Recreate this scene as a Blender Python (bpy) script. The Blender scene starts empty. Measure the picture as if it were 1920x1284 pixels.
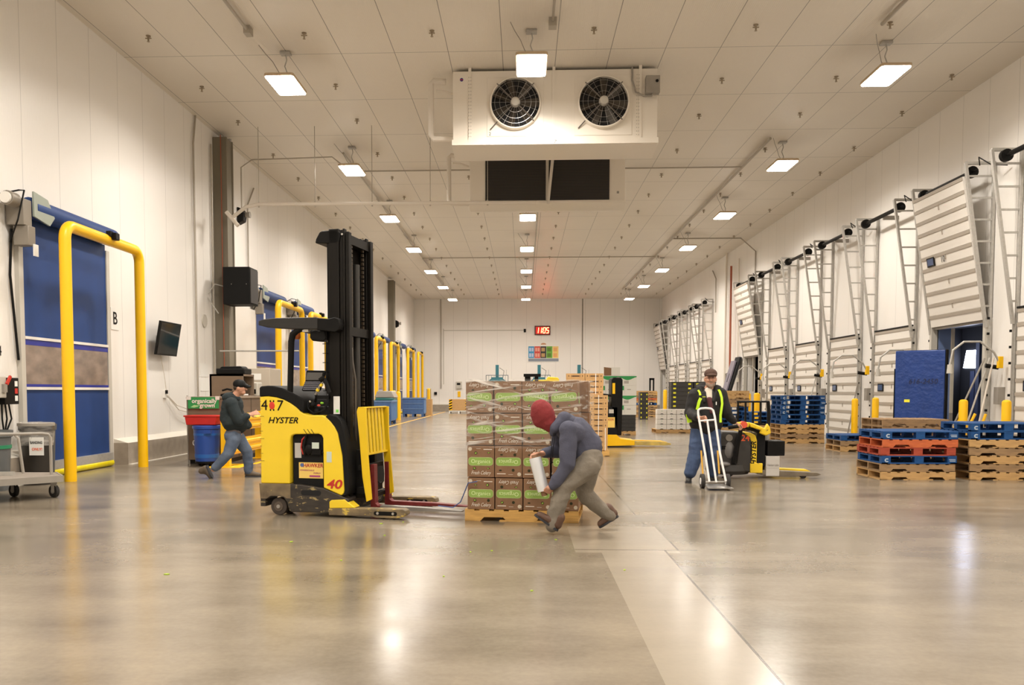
import bpy, bmesh, math, random
from mathutils import Vector, Matrix, noise
random.seed(7)
R = math.radians
C = bpy.context.scene.collection
scene = bpy.context.scene

# ------------------------------------------------------------ camera, world, exposure
F, PSI, TH = 1650.0, math.atan(0.0446), R(3.02)
CAMH = 1.42
cd = bpy.data.cameras.new('camera'); cam = bpy.data.objects.new('camera', cd); C.objects.link(cam)
cam.location = (0, 0, CAMH)
cam.rotation_euler = (math.pi/2 - TH, 0, PSI)
cd.sensor_width = 36; cd.lens = F*36/1920
cd.shift_x = (960-908)/1920; cd.shift_y = (820-642)/1920
cd.clip_end = 300
scene.camera = cam
w = bpy.data.worlds.new('world'); scene.world = w; w.use_nodes = True
w.node_tree.nodes['Background'].inputs[0].default_value = (0.9, 0.95, 1, 1)
w.node_tree.nodes['Background'].inputs[1].default_value = 0.3
scene.view_settings.view_transform = 'Standard'; scene.view_settings.look = 'None'
scene.view_settings.gamma = 1; scene.view_settings.use_curve_mapping = False
scene.view_settings.exposure = 2.2
LAMP = 7.0            # glow of the diffusers
LAMPW = 46.0          # watts of each fixture's downward light

# a point of the place seen at pixel (x,y) of the 1920x1284 frame, at depth Y
_fw = Vector((-math.sin(PSI)*math.cos(TH), math.cos(PSI)*math.cos(TH), -math.sin(TH)))
_rt = Vector((math.cos(PSI), math.sin(PSI), 0)); _up = _rt.cross(_fw)
def ray(x, y): return _fw*F + _rt*(x-908) + _up*(820-y)
def at(x, y, Y):
    r = ray(x, y); return Vector((0, 0, CAMH)) + r*(Y/r.y)

# ------------------------------------------------------------ materials
MATS = {}
def mat(name, col, rough=0.5, metal=0.0, var=0.0, scale=8.0, bump=0.0, bscale=40.0, col2=None, wear=None,
        emis=None, estr=0.0, trans=0.0, spec=0.5, coat=0.0, stretch=(1, 1, 1), rvar=0.0):
    if name in MATS: return MATS[name]
    m = bpy.data.materials.new(name); m.use_nodes = True; MATS[name] = m
    nt = m.node_tree; N = nt.nodes; L = nt.links; b = N['Principled BSDF']
    b.inputs['Base Color'].default_value = (*col, 1); b.inputs['Roughness'].default_value = rough
    b.inputs['Metallic'].default_value = metal; b.inputs['Specular IOR Level'].default_value = spec
    b.inputs['Coat Weight'].default_value = coat
    if trans: b.inputs['Transmission Weight'].default_value = trans
    if emis:
        b.inputs['Emission Color'].default_value = (*emis, 1); b.inputs['Emission Strength'].default_value = estr
    tc = N.new('ShaderNodeTexCoord'); mp = N.new('ShaderNodeMapping'); mp.inputs['Scale'].default_value = stretch
    L.new(tc.outputs['Object'], mp.inputs[0])
    c2 = col2 or tuple(max(0, c*(1-var)) for c in col)
    if var or col2 or rvar:
        n = N.new('ShaderNodeTexNoise'); n.inputs['Scale'].default_value = scale; n.inputs['Detail'].default_value = 5
        L.new(mp.outputs[0], n.inputs['Vector'])
        cr = N.new('ShaderNodeValToRGB'); cr.color_ramp.elements[0].position = 0.3; cr.color_ramp.elements[1].position = 0.7
        cr.color_ramp.elements[0].color = (*c2, 1); cr.color_ramp.elements[1].color = (*col, 1)
        L.new(n.outputs['Fac'], cr.inputs[0]); out = cr.outputs[0]
        if wear:                                   # chipped patches showing another colour
            n2 = N.new('ShaderNodeTexNoise'); n2.inputs['Scale'].default_value = wear[1]; n2.inputs['Detail'].default_value = 8
            n2.inputs['Roughness'].default_value = 0.7
            L.new(mp.outputs[0], n2.inputs['Vector'])
            c3 = N.new('ShaderNodeValToRGB'); c3.color_ramp.elements[0].position = wear[2]; c3.color_ramp.elements[1].position = wear[2]+0.03
            L.new(n2.outputs['Fac'], c3.inputs[0])
            mx = N.new('ShaderNodeMix'); mx.data_type = 'RGBA'; L.new(c3.outputs[0], mx.inputs[0])
            L.new(out, mx.inputs[6]); mx.inputs[7].default_value = (*wear[0], 1); out = mx.outputs[2]
        L.new(out, b.inputs['Base Color'])
        if rvar:
            mr = N.new('ShaderNodeMapRange'); mr.inputs[3].default_value = max(0, rough-rvar); mr.inputs[4].default_value = rough+rvar
            L.new(n.outputs['Fac'], mr.inputs[0]); L.new(mr.outputs[0], b.inputs['Roughness'])
    if bump:
        n = N.new('ShaderNodeTexNoise'); n.inputs['Scale'].default_value = bscale; n.inputs['Detail'].default_value = 4
        L.new(mp.outputs[0], n.inputs['Vector'])
        bp = N.new('ShaderNodeBump'); bp.inputs['Strength'].default_value = bump; bp.inputs['Distance'].default_value = 0.02
        L.new(n.outputs['Fac'], bp.inputs['Height']); L.new(bp.outputs[0], b.inputs['Normal'])
    return m

def panel_mat(name, col, axis, pitch, off, rib, second=None, line=0.35, rough=0.35):
    """painted sheet-metal panels: dark joints every pitch along axis, fine ribs between them"""
    m = bpy.data.materials.new(name); m.use_nodes = True; nt = m.node_tree; N = nt.nodes; L = nt.links
    b = N['Principled BSDF']; b.inputs['Roughness'].default_value = rough; b.inputs['Specular IOR Level'].default_value = 0.35
    tc = N.new('ShaderNodeTexCoord'); sp = N.new('ShaderNodeSeparateXYZ'); L.new(tc.outputs['Object'], sp.inputs[0])
    def M(op, a, bb=None, c=None):
        n = N.new('ShaderNodeMath'); n.operation = op
        for i, v in enumerate((a, bb, c)):
            if v is None: continue
            if isinstance(v, (int, float)): n.inputs[i].default_value = v
            else: L.new(v, n.inputs[i])
        return n.outputs[0]
    def joints(ax, p, o, wd):
        u = M('DIVIDE', M('SUBTRACT', sp.outputs[ax], o), p)
        f = M('ABSOLUTE', M('SUBTRACT', M('FRACT', M('ADD', u, 0.5)), 0.5))
        return M('LESS_THAN', f, wd/p/2)
    j = joints(axis, pitch, off, 0.014)
    if second: j = M('MAXIMUM', j, joints(*second, 0.016))
    n = N.new('ShaderNodeTexNoise'); n.inputs['Scale'].default_value = 0.5; n.inputs['Detail'].default_value = 3
    L.new(tc.outputs['Object'], n.inputs['Vector'])
    mr = N.new('ShaderNodeMapRange'); mr.inputs[3].default_value = 0.94; mr.inputs[4].default_value = 1.03; L.new(n.outputs['Fac'], mr.inputs[0])
    f = M('MULTIPLY', mr.outputs[0], M('SUBTRACT', 1.0, M('MULTIPLY', j, 1-line)))
    mx = N.new('ShaderNodeMix'); mx.data_type = 'RGBA'; mx.blend_type = 'MULTIPLY'; mx.inputs[0].default_value = 1
    mx.inputs[6].default_value = (*col, 1); cb = N.new('ShaderNodeCombineColor')
    for i in range(3): L.new(f, cb.inputs[i])
    L.new(cb.outputs[0], mx.inputs[7]); L.new(mx.outputs[2], b.inputs['Base Color'])
    s = M('SINE', M('MULTIPLY', sp.outputs[axis], 2*math.pi/rib))
    s = M('POWER', M('ABSOLUTE', s), 0.6)
    bp = N.new('ShaderNodeBump'); bp.inputs['Strength'].default_value = 0.38; bp.inputs['Distance'].default_value = 0.005
    L.new(s, bp.inputs['Height']); L.new(bp.outputs[0], b.inputs['Normal'])
    return m

WHITE = mat('white paint', (0.82, 0.79, 0.74), 0.4)
YEL = mat('safety yellow', (1.0, 0.57, 0.0), 0.4, var=0.05, scale=3)
TYEL = mat('truck yellow', (0.95, 0.68, 0.03), 0.38, var=0.05, scale=4, wear=((0.25, 0.2, 0.08), 9, 0.7))
BLK = mat('black paint', (0.007, 0.0065, 0.006), 0.5, var=0.3, scale=10, spec=0.18)
BLK2 = mat('black plastic', (0.010, 0.010, 0.010), 0.6, spec=0.15)
DKM = mat('dark mast steel', (0.010, 0.008, 0.006), 0.5, spec=0.2, var=0.35, scale=6, stretch=(6, 6, 0.6))
RUB = mat('rubber', (0.03, 0.027, 0.025), 0.8)
GALV = mat('galvanised steel', (0.50, 0.48, 0.44), 0.45, metal=0.3, var=0.15, scale=20)
STEEL = mat('bare steel', (0.55, 0.53, 0.5), 0.3, metal=0.9)
GREYP = mat('grey paint', (0.33, 0.30, 0.26), 0.5, var=0.15, scale=5)
GREYL = mat('light grey paint', (0.55, 0.52, 0.46), 0.5)
PIPE = mat('conduit metal', (0.42, 0.38, 0.32), 0.45, metal=0.3)
WPIPE = mat('white pipe', (0.72, 0.66, 0.58), 0.5)
RED = mat('red paint', (0.55, 0.03, 0.02), 0.4)
DRED = mat('dark red paint', (0.20, 0.018, 0.018), 0.45, var=0.3, scale=15)
CARD = mat('brown cardboard', (0.25, 0.135, 0.07), 0.8, var=0.12, scale=14, bump=0.05, bscale=120)
WOOD = mat('pallet wood', (0.62, 0.38, 0.15), 0.75, col2=(0.42, 0.25, 0.10), scale=5, stretch=(1, 14, 14), bump=0.15, bscale=30)
WOODD = mat('weathered pallet wood', (0.40, 0.25, 0.12), 0.8, col2=(0.22, 0.14, 0.075), scale=5, stretch=(1, 12, 12), bump=0.15, bscale=30)
PBLUE = mat('blue pallet paint', (0.012, 0.085, 0.27), 0.6, spec=0.3, col2=(0.008, 0.05, 0.17), scale=6, stretch=(1, 8, 8), wear=((0.22, 0.2, 0.18), 12, 0.68))
PORG = mat('orange pallet paint', (0.62, 0.15, 0.04), 0.65, col2=(0.45, 0.09, 0.03), scale=6, stretch=(1, 8, 8), wear=((0.4, 0.25, 0.12), 12, 0.66))
PRED = mat('red pallet paint', (0.42, 0.07, 0.03), 0.65, col2=(0.3, 0.04, 0.02), scale=6, stretch=(1, 8, 8), wear=((0.35, 0.22, 0.12), 12, 0.66))
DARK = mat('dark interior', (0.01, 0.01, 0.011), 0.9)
PAPER = mat('white paper', (0.85, 0.84, 0.8), 0.7)
BLUEF = mat('blue door fabric', (0.016, 0.055, 0.21), 0.5, var=0.12, scale=2, spec=0.3)
SKIN = mat('skin', (0.62, 0.32, 0.21), 0.5, var=0.15, scale=20)

# ------------------------------------------------------------ mesh helper
def chain(o):
    M = Matrix.Identity(4)
    while o is not None: M = o.matrix_basis @ M; o = o.parent
    return M
class MB:
    def __init__(s): s.v = []; s.f = []; s.m = []
    def add(s, vs, fs, mi=0, M=None):
        o = len(s.v)
        s.v += [(M @ Vector(p)) if M is not None else Vector(p) for p in vs]
        s.f += [[i+o for i in f] for f in fs]; s.m += [mi]*len(fs); return s
    def box(s, x0, x1, y0, y1, z0, z1, mi=0, M=None):
        return s.add([(x0,y0,z0),(x1,y0,z0),(x1,y1,z0),(x0,y1,z0),(x0,y0,z1),(x1,y0,z1),(x1,y1,z1),(x0,y1,z1)],
              [(0,3,2,1),(4,5,6,7),(0,1,5,4),(1,2,6,5),(2,3,7,6),(3,0,4,7)], mi, M)
    def bar(s, p, q, a, b, mi=0, up=(0, 0, 1)):
        p, q = Vector(p), Vector(q); d = q-p; L = d.length; d.normalize(); u = Vector(up)
        if abs(d.dot(u)) > 0.98: u = Vector((0, 1, 0))
        x = d.cross(u).normalized(); y = x.cross(d)
        M = Matrix(((x.x, d.x, y.x, p.x), (x.y, d.y, y.y, p.y), (x.z, d.z, y.z, p.z), (0, 0, 0, 1)))
        return s.box(-a/2, a/2, 0, L, -b/2, b/2, mi, M)
    def tube(s, pts, r, seg=10, mi=0, closed=False):
        pts = [Vector(p) for p in pts]; n = len(pts); rs = r if isinstance(r, (list, tuple)) else [r]*n
        vs = []; prev = None
        for i, p in enumerate(pts):
            if closed: t = pts[(i+1) % n]-pts[i-1]
            else: t = pts[min(i+1, n-1)]-pts[max(i-1, 0)]
            t.normalize()
            if prev is None:
                a = Vector((0, 0, 1)) if abs(t.z) < 0.9 else Vector((1, 0, 0)); x = t.cross(a).normalized()
            else:
                x = (prev - t*prev.dot(t)).normalized()
            prev = x; y = t.cross(x)
            for k in range(seg):
                a = 2*math.pi*k/seg; vs.append(p+x*math.cos(a)*rs[i]+y*math.sin(a)*rs[i])
        fs = []
        for i in range(n if closed else n-1):
            j = (i+1) % n
            for k in range(seg):
                fs.append((i*seg+k, i*seg+(k+1) % seg, j*seg+(k+1) % seg, j*seg+k))
        if not closed: fs += [tuple(range(seg))[::-1], tuple(range((n-1)*seg, n*seg))]
        return s.add(vs, fs, mi)
    def cyl(s, p, q, r, r2=None, seg=16, mi=0): return s.tube([p, q], [r, r if r2 is None else r2], seg, mi)
    def prism(s, poly, a0, a1, axis='y', mi=0, M=None):
        n = len(poly)
        def P(u, v, a):
            return {'y': (u, a, v), 'x': (a, u, v), 'z': (u, v, a)}[axis]
        vs = [P(u, v, a0) for u, v in poly]+[P(u, v, a1) for u, v in poly]
        fs = [tuple(range(n)), tuple(range(2*n-1, n-1, -1))]+[(i, i+n, (i+1) % n+n, (i+1) % n) for i in range(n)]
        return s.add(vs, fs, mi, M)
    def lathe(s, prof, c=(0, 0, 0), seg=24, mi=0, M=None):
        vs = []; fs = []; n = len(prof)
        for r, z in prof:
            for k in range(seg):
                a = 2*math.pi*k/seg; vs.append((c[0]+r*math.cos(a), c[1]+r*math.sin(a), c[2]+z))
        for i in range(n-1):
            for k in range(seg): fs.append((i*seg+k, i*seg+(k+1) % seg, (i+1)*seg+(k+1) % seg, (i+1)*seg+k))
        fs += [tuple(range(seg))[::-1], tuple(range((n-1)*seg, n*seg))]
        return s.add(vs, fs, mi, M)
    def disc(s, c, r, axis='y', t=0.004, seg=20, mi=0):
        d = {'x': (1, 0, 0), 'y': (0, 1, 0), 'z': (0, 0, 1)}[axis]; c = Vector(c); d = Vector(d)
        return s.tube([c-d*t/2, c+d*t/2], r, seg, mi)
    def sphere(s, c, r, M=None, seg=14, mi=0):
        if isinstance(r, (int, float)): r = (r, r, r)
        n = seg//2; vs = []; fs = []
        T = Matrix.Translation(c) @ (M or Matrix.Identity(4)) @ Matrix.Diagonal((*r, 1))
        for i in range(1, n):
            t = math.pi*i/n
            for k in range(seg):
                a = 2*math.pi*k/seg; vs.append((math.sin(t)*math.cos(a), math.sin(t)*math.sin(a), math.cos(t)))
        vs += [(0, 0, 1), (0, 0, -1)]; b = len(vs)
        for i in range(n-2):
            for k in range(seg): fs.append((i*seg+k, (i+1)*seg+k, (i+1)*seg+(k+1) % seg, i*seg+(k+1) % seg))
        for k in range(seg):
            fs.append((b-2, k, (k+1) % seg)); fs.append((b-1, (n-2)*seg+(k+1) % seg, (n-2)*seg+k))
        return s.add(vs, fs, mi, T)
    def mesh(s, name, mats, smooth=35, recalc=True):
        me = bpy.data.meshes.new(name); me.from_pydata([tuple(v) for v in s.v], [], s.f)
        for m in (mats if isinstance(mats, (list, tuple)) else [mats]): me.materials.append(m)
        me.polygons.foreach_set('material_index', s.m)
        if recalc:
            bm = bmesh.new(); bm.from_mesh(me); bmesh.ops.recalc_face_normals(bm, faces=bm.faces); bm.to_mesh(me); bm.free()
        if smooth:
            me.polygons.foreach_set('use_smooth', [True]*len(me.polygons)); me.set_sharp_from_angle(angle=R(smooth))
        me.update(); return me
    def build(s, name, mats, parent=None, bevel=0, smooth=35, world=False, label=None):
        if world and parent is not None:
            inv = chain(parent).inverted(); s.v = [inv @ v for v in s.v]
        return link(name, s.mesh(name, mats, smooth), parent, bevel, label)
def link(name, me, parent=None, bevel=0, label=None, M=None):
    o = bpy.data.objects.new(name, me); C.objects.link(o)
    if parent is not None: o.parent = parent
    if M is not None: o.matrix_basis = M
    if bevel:
        b = o.modifiers.new('bevel', 'BEVEL'); b.width = bevel; b.segments = 2; b.limit_method = 'ANGLE'; b.angle_limit = R(40)
    if label: o['label'] = label
    return o
def tag(o, label, cat, group=None, kind=None):
    o['label'] = label; o['category'] = cat
    if group: o['group'] = group
    if kind: o['kind'] = kind
    return o
def thing(name, label, cat, loc=(0, 0, 0), rz=0, group=None, kind=None):
    o = bpy.data.objects.new(name, None); C.objects.link(o); o.empty_display_size = 0.1
    o.location = loc; o.rotation_euler = (0, 0, rz)
    M = Matrix.Translation(loc) @ Matrix.Rotation(rz, 4, 'Z'); o.matrix_basis = M
    return tag(o, label, cat, group, kind)
def dup(root, loc, rz=0, label=None, group=None):
    r = root.copy(); C.objects.link(r); r.matrix_basis = Matrix.Translation(loc) @ Matrix.Rotation(rz, 4, 'Z')
    if label: r['label'] = label
    if group: r['group'] = group
    for ch in list(root.children):
        c = ch.copy(); C.objects.link(c); c.parent = r
        for g in list(ch.children):
            d = g.copy(); C.objects.link(d); d.parent = c
    return r
def struct(name, mb, m, label, cat='wall', **k):
    o = mb.build(name, m, None, **k); return tag(o, label, cat, None, 'structure')
TXT = {}
def text_mesh(s, size, m, shear=0.0, weight=0.0, flip=False):
    k = (s, size, m.name, shear, weight)
    if k in TXT: return TXT[k]
    cu = bpy.data.curves.new('lettering', 'FONT'); cu.body = s; cu.size = size; cu.align_x = 'CENTER'; cu.align_y = 'CENTER'
    cu.extrude = 0.0008; cu.shear = shear; cu.offset = weight; cu.resolution_u = 3; cu.materials.append(m)
    o = bpy.data.objects.new('tmp', cu); C.objects.link(o)
    me = bpy.data.meshes.new_from_object(o); bpy.data.objects.remove(o)
    if not me.materials: me.materials.append(m)
    me.name = 'lettering'; TXT[k] = me; return me
def letter(s, size, m, parent, loc, face='-y', spin=0, shear=0, weight=0, name='lettering', sx=1.0):
    me = text_mesh(s, size, m, shear, weight)
    rot = {'-y': Matrix.Rotation(R(90), 4, 'X'), '+x': Matrix.Rotation(R(90), 4, 'Z') @ Matrix.Rotation(R(90), 4, 'X'),
           '-x': Matrix.Rotation(R(-90), 4, 'Z') @ Matrix.Rotation(R(90), 4, 'X')}[face]
    M = Matrix.Translation(loc) @ rot @ Matrix.Rotation(spin, 4, 'Z') @ Matrix.Diagonal((sx, 1, 1, 1))
    return link(name, me, parent, M=M)
def rrect(w, h, r, n=4, cx=0, cy=0):
    p = []
    for (sx, sy, a0) in ((1, 1, 0), (-1, 1, 90), (-1, -1, 180), (1, -1, 270)):
        for i in range(n+1):
            a = R(a0+90*i/n); p.append((cx+sx*(w/2-r)+r*math.cos(a), cy+sy*(h/2-r)+r*math.sin(a)))
    return p
def arc(c, r, a0, a1, n, plane='xz', y=0):
    o = []
    for i in range(n+1):
        a = R(a0+(a1-a0)*i/n); u, v = c[0]+r*math.cos(a), c[1]+r*math.sin(a)
        o.append((u, y, v) if plane == 'xz' else (y, u, v))
    return o
XL, XR, YB, HC, YF = -7.9, 9.8, 63.5, 8.0, -9.0
# ------------------------------------------------------------ ceiling light fixtures (the lamps of the place)
DIFF = mat('lit diffuser', (1, 1, 1), 0.4, emis=(1.0, 0.93, 0.84), estr=LAMP)
HOUS = mat('lamp housing', (0.55, 0.42, 0.28), 0.5)
def make_light():
    t = thing('ceiling_light', '', 'ceiling light')
    MB().prism(rrect(0.57, 1.09, 0.06), 0.02, 0.075, 'z').build('housing', HOUS, t, bevel=0.01)
    d = MB().prism(rrect(0.53, 1.05, 0.05), 0.0, 0.018, 'z').build('diffuser', DIFF, t)
    la = bpy.data.lights.get('fixture_light')
    if la is None:
        la = bpy.data.lights.new('fixture_light', 'AREA'); la.shape = 'RECTANGLE'; la.size = 0.53; la.size_y = 1.05
        la.energy = LAMPW; la.color = (1.0, 0.93, 0.84); la.spread = R(160)
    lo = bpy.data.objects.new('fixture_light', la); C.objects.link(lo); lo.parent = t; lo.location = (0, 0, -0.004)
    b = MB().box(-0.1, 0.1, -0.08, 0.08, 0.6, 0.64); b.box(-0.02, 0.02, -0.04, 0.04, 0.075, 0.13)
    b.tube([(0, 0, 0.13), (0.03, 0, 0.25), (-0.02, 0, 0.38), (0.02, 0, 0.5), (0, 0, 0.62)], 0.012, 6)
    b.tube([(-0.25, -0.4, 0.07), (0, 0, 0.14), (0.25, 0.4, 0.07)], 0.006, 5).build('hanger', GALV, t)
    MB().tube([(0, -0.03, 0.1), (-0.12, -0.1, 0.25), (-0.2, -0.2, 0.4), (-0.3, -0.35, 0.5), (-0.38, -0.5, 0.6)], 0.007, 6).build('power_cord', GREYP, t)
    return t
ROWS = [('left row', -4.64), ('centre row', 0.13), ('right row', 6.82)]
YL = [17.3, 23.95, 30.64, 37.39, 44.2, 50.85, 57.7]
proto = None
order = ['nearest', 'second', 'third', 'fourth', 'fifth', 'sixth', 'farthest']
for rn, X in ROWS:
    for i, Y in enumerate(YL):
        yy = 16.47 if (rn == 'centre row' and i == 0) else Y
        lab = '%s glowing rectangular ceiling light of the %s%s' % (order[i], rn, ', before the cooling unit' if rn == 'centre row' and i == 0 else '')
        if rn == 'centre row' and i == 1: continue          # the cooling units hang there
        if proto is None: o = proto = make_light()
        else: o = dup(proto, (0, 0, 0))
        o.matrix_basis = Matrix.Translation((X, yy, 7.35)); o['label'] = lab; o['group'] = 'ceiling lights of the '+rn
    for Y in (10.6, 3.9, -2.8):         # the rows run on above and behind the photographer
        o = dup(proto, (X, Y, 7.35)); o['label'] = 'ceiling light of the %s above the photographer, out of view' % rn; o['group'] = 'ceiling lights overhead, out of view'

# ------------------------------------------------------------ room shell
def floor_mat():
    m = bpy.data.materials.new('polished concrete'); m.use_nodes = True; nt = m.node_tree; N = nt.nodes; L = nt.links
    b = N['Principled BSDF']; tc = N.new('ShaderNodeTexCoord'); sp = N.new('ShaderNodeSeparateXYZ'); L.new(tc.outputs['Object'], sp.inputs[0])
    def M(op, *a):
        n = N.new('ShaderNodeMath'); n.operation = op
        for i, v in enumerate(a):
            if isinstance(v, (int, float)): n.inputs[i].default_value = v
            else: L.new(v, n.inputs[i])
        return n.outputs[0]
    def band(o, a, c): return M('MULTIPLY', M('GREATER_THAN', o, a), M('LESS_THAN', o, c))
    def nz(sc, det, st=(1, 1, 1), ro=0.6):
        mp = N.new('ShaderNodeMapping'); mp.inputs['Scale'].default_value = st; L.new(tc.outputs['Object'], mp.inputs[0])
        n = N.new('ShaderNodeTexNoise'); n.inputs['Scale'].default_value = sc; n.inputs['Detail'].default_value = det; n.inputs['Roughness'].default_value = ro
        L.new(mp.outputs[0], n.inputs['Vector']); return n.outputs['Fac']
    X, Y = sp.outputs[0], sp.outputs[1]
    strip = M('MAXIMUM', M('MULTIPLY', band(X, 0.69, 1.26), M('LESS_THAN', Y, 7.72)), M('MULTIPLY', band(X, 0.46, 1.38), band(Y, 7.72, 9.24)))
    big = nz(0.55, 6); streak = nz(1.1, 6, (0.5, 1.6, 1)); fine = nz(26, 4)
    v = M('ADD', M('MULTIPLY', big, 0.55), M('ADD', M('MULTIPLY', streak, 0.32), M('MULTIPLY', fine, 0.13)))
    cr = N.new('ShaderNodeValToRGB'); e = cr.color_ramp.elements
    e[0].position = 0.36; e[0].color = (0.135, 0.112, 0.083, 1); e[1].position = 0.62; e[1].color = (0.28, 0.235, 0.175, 1)
    L.new(v, cr.inputs[0])
    mx = N.new('ShaderNodeMix'); mx.data_type = 'RGBA'; L.new(M('MULTIPLY', strip, 0.62), mx.inputs[0]); L.new(cr.outputs[0], mx.inputs[6]); mx.inputs[7].default_value = (0.34, 0.295, 0.23, 1)
    # saw-cut and construction joints
    j = M('MULTIPLY', band(X, 1.255, 1.272), M('LESS_THAN', Y, 7.86))
    j = M('MAXIMUM', j, M('MULTIPLY', band(X, 1.275, 1.293), M('GREATER_THAN', Y, 9.24)))
    j = M('MAXIMUM', j, M('MULTIPLY', band(X, 1.375, 1.392), band(Y, 7.86, 9.24)))
    j = M('MAXIMUM', j, M('MULTIPLY', band(Y, 7.85, 7.88), band(X, 0.46, 1.55)))
    j = M('MAXIMUM', j, M('MULTIPLY', band(Y, 19.0, 19.03), M('GREATER_THAN', X, 1.29)))
    spot = M('LESS_THAN', nz(9, 8, (1, 1, 1), 0.75), 0.31)
    d = M('SUBTRACT', 1.0, M('MAXIMUM', M('MULTIPLY', j, 0.6), M('MULTIPLY', spot, 0.35)))
    m2 = N.new('ShaderNodeMix'); m2.data_type = 'RGBA'; m2.blend_type = 'MULTIPLY'; m2.inputs[0].default_value = 1
    cb = N.new('ShaderNodeCombineColor'); [L.new(d, cb.inputs[i]) for i in range(3)]
    L.new(mx.outputs[2], m2.inputs[6]); L.new(cb.outputs[0], m2.inputs[7]); L.new(m2.outputs[2], b.inputs['Base Color'])
    mr = N.new('ShaderNodeMapRange'); mr.inputs[1].default_value = 0.3; mr.inputs[2].default_value = 0.7
    mr.inputs[3].default_value = 0.18; mr.inputs[4].default_value = 0.25; L.new(streak, mr.inputs[0]); L.new(mr.outputs[0], b.inputs['Roughness'])
    b.inputs['Specular IOR Level'].default_value = 0.5
    bp = N.new('ShaderNodeBump'); bp.inputs['Strength'].default_value = 0.012; bp.inputs['Distance'].default_value = 0.01
    L.new(nz(1.6, 2, (1, 0.35, 1)), bp.inputs['Height']); L.new(bp.outputs[0], b.inputs['Normal'])
    return m
struct('floor', MB().box(XL-0.5, 14.5, YF-0.5, YB+0.5, -0.3, 0), floor_mat(), 'polished tan concrete warehouse floor', 'floor')
CEIL = panel_mat('ceiling panels', (0.77, 0.715, 0.63), 0, 1.048, -0.43, 0.07, second=(1, 2.72, 17.42), line=0.35, rough=0.42)
struct('ceiling', MB().box(XL-0.5, XR+0.5, YF-0.5, YB+0.5, HC, HC+0.3), CEIL, 'ribbed off-white panel ceiling', 'ceiling')
WALLM = panel_mat('wall panels', (0.87, 0.84, 0.795), 1, 1.12, 0.3, 0.075, line=0.7)
WALLX = panel_mat('back wall panels', (0.88, 0.85, 0.81), 0, 1.05, 0.2, 0.1, line=0.72)
struct('wall_left', MB().box(XL-0.3, XL, YF, YB, 0, HC), WALLM, 'left white panelled wall', 'wall')
struct('wall_back', MB().box(XL, XR, YB, YB+0.3, 0, HC), WALLX, 'far end white panelled wall', 'wall')
struct('wall_front', MB().box(XL, XR, YF-0.3, YF, 0, HC), WALLX, 'white panelled wall behind the photographer', 'wall')
OPEN = [(19.08, 21.42), (36.85, 39.2), (60.5, 62.9)]
wr = MB(); y = YF
for a, b_ in OPEN:
    wr.box(XR, XR+0.35, y, a, 0, HC); wr.box(XR, XR+0.35, a, b_, 2.95, HC); y = b_
wr.box(XR, XR+0.35, y, YB, 0, HC)
struct('wall_right', wr, WALLM, 'right white panelled wall with dock openings', 'wall')
CONC = mat('rough curb concrete', (0.40, 0.34, 0.27), 0.75, var=0.2, scale=6, bump=0.1, bscale=50)
CAPM = mat('curb cap', (0.72, 0.68, 0.6), 0.6)
def curb(name, x0, x1, y0, y1, lab):
    o = struct(name, MB().box(x0, x1, y0, y1, 0, 0.42), CONC, lab, 'curb')
    MB().box(x1, x1+0.07, y0, y1, 0, 0.012).build('floor_sealant', CAPM, o)
    MB().prism([(x0, 0.42), (x1, 0.42), (x0, 0.50)], y0, y1, 'y').build('sloped_cap', CAPM, o)
ends = [(YF, 13.4), (16.62, 25.3), (28.1, 29.1), (32.0, 35), (38, 42.2)]
for i, (a, b_) in enumerate(ends):
    curb('baseboard_left' if i == 0 else 'baseboard_left_%d' % i, XL, XL+0.28, a, b_, 'low concrete curb along the left wall, stretch %s' % ['before the nearest blue door', 'between the blue doors at the workstation', 'between second and third blue doors', 'behind the workstation', 'behind the lift truck mast'][i])
o = struct('baseboard_back', MB().box(XL, XR, YB-0.2, YB, 0, 0.42), CONC, 'low concrete curb along the far wall', 'curb')
MB().box(XL, XR, YB-0.21, YB, 0.42, 0.48).build('curb_cap', CAPM, o)
# wide sliding panel outline on the far wall
struct('trim_1', MB().box(-5.75, 0.15, YB-0.015, YB, 5.74, 5.80).box(-5.80, -5.74, YB-0.02, YB, 1.9, 5.9), GREYL, 'thin metal rail and joint on the far wall', 'trim')
struct('trim_2', MB().box(4.16, 4.24, YB-0.03, YB, 0.5, HC), GREYP, 'dark vertical joint cover on the far wall', 'trim')
# painted steel columns on the left wall
for i, (yy, wd, z0) in enumerate(((22.35, 0.52, 0), (51.2, 0.55, 0))):
    c = MB().prism([(XL, yy), (XL+0.36, yy), (XL+0.36, yy+0.05), (XL+0.33, yy+0.06), (XL+0.33, yy+wd-0.06), (XL+0.36, yy+wd-0.05), (XL+0.36, yy+wd), (XL, yy+wd)], z0, 7.85, 'z')
    tag(c.build('steel_column', mat('column paint', (0.22, 0.19, 0.14), 0.6, var=0.25, scale=1.5, stretch=(1, 1, 0.3))), 
        ['grey-brown steel column on the left wall holding the black loudspeaker', 'grey steel column far down the left wall'][i], 'column', 'steel columns on the left wall')
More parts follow.
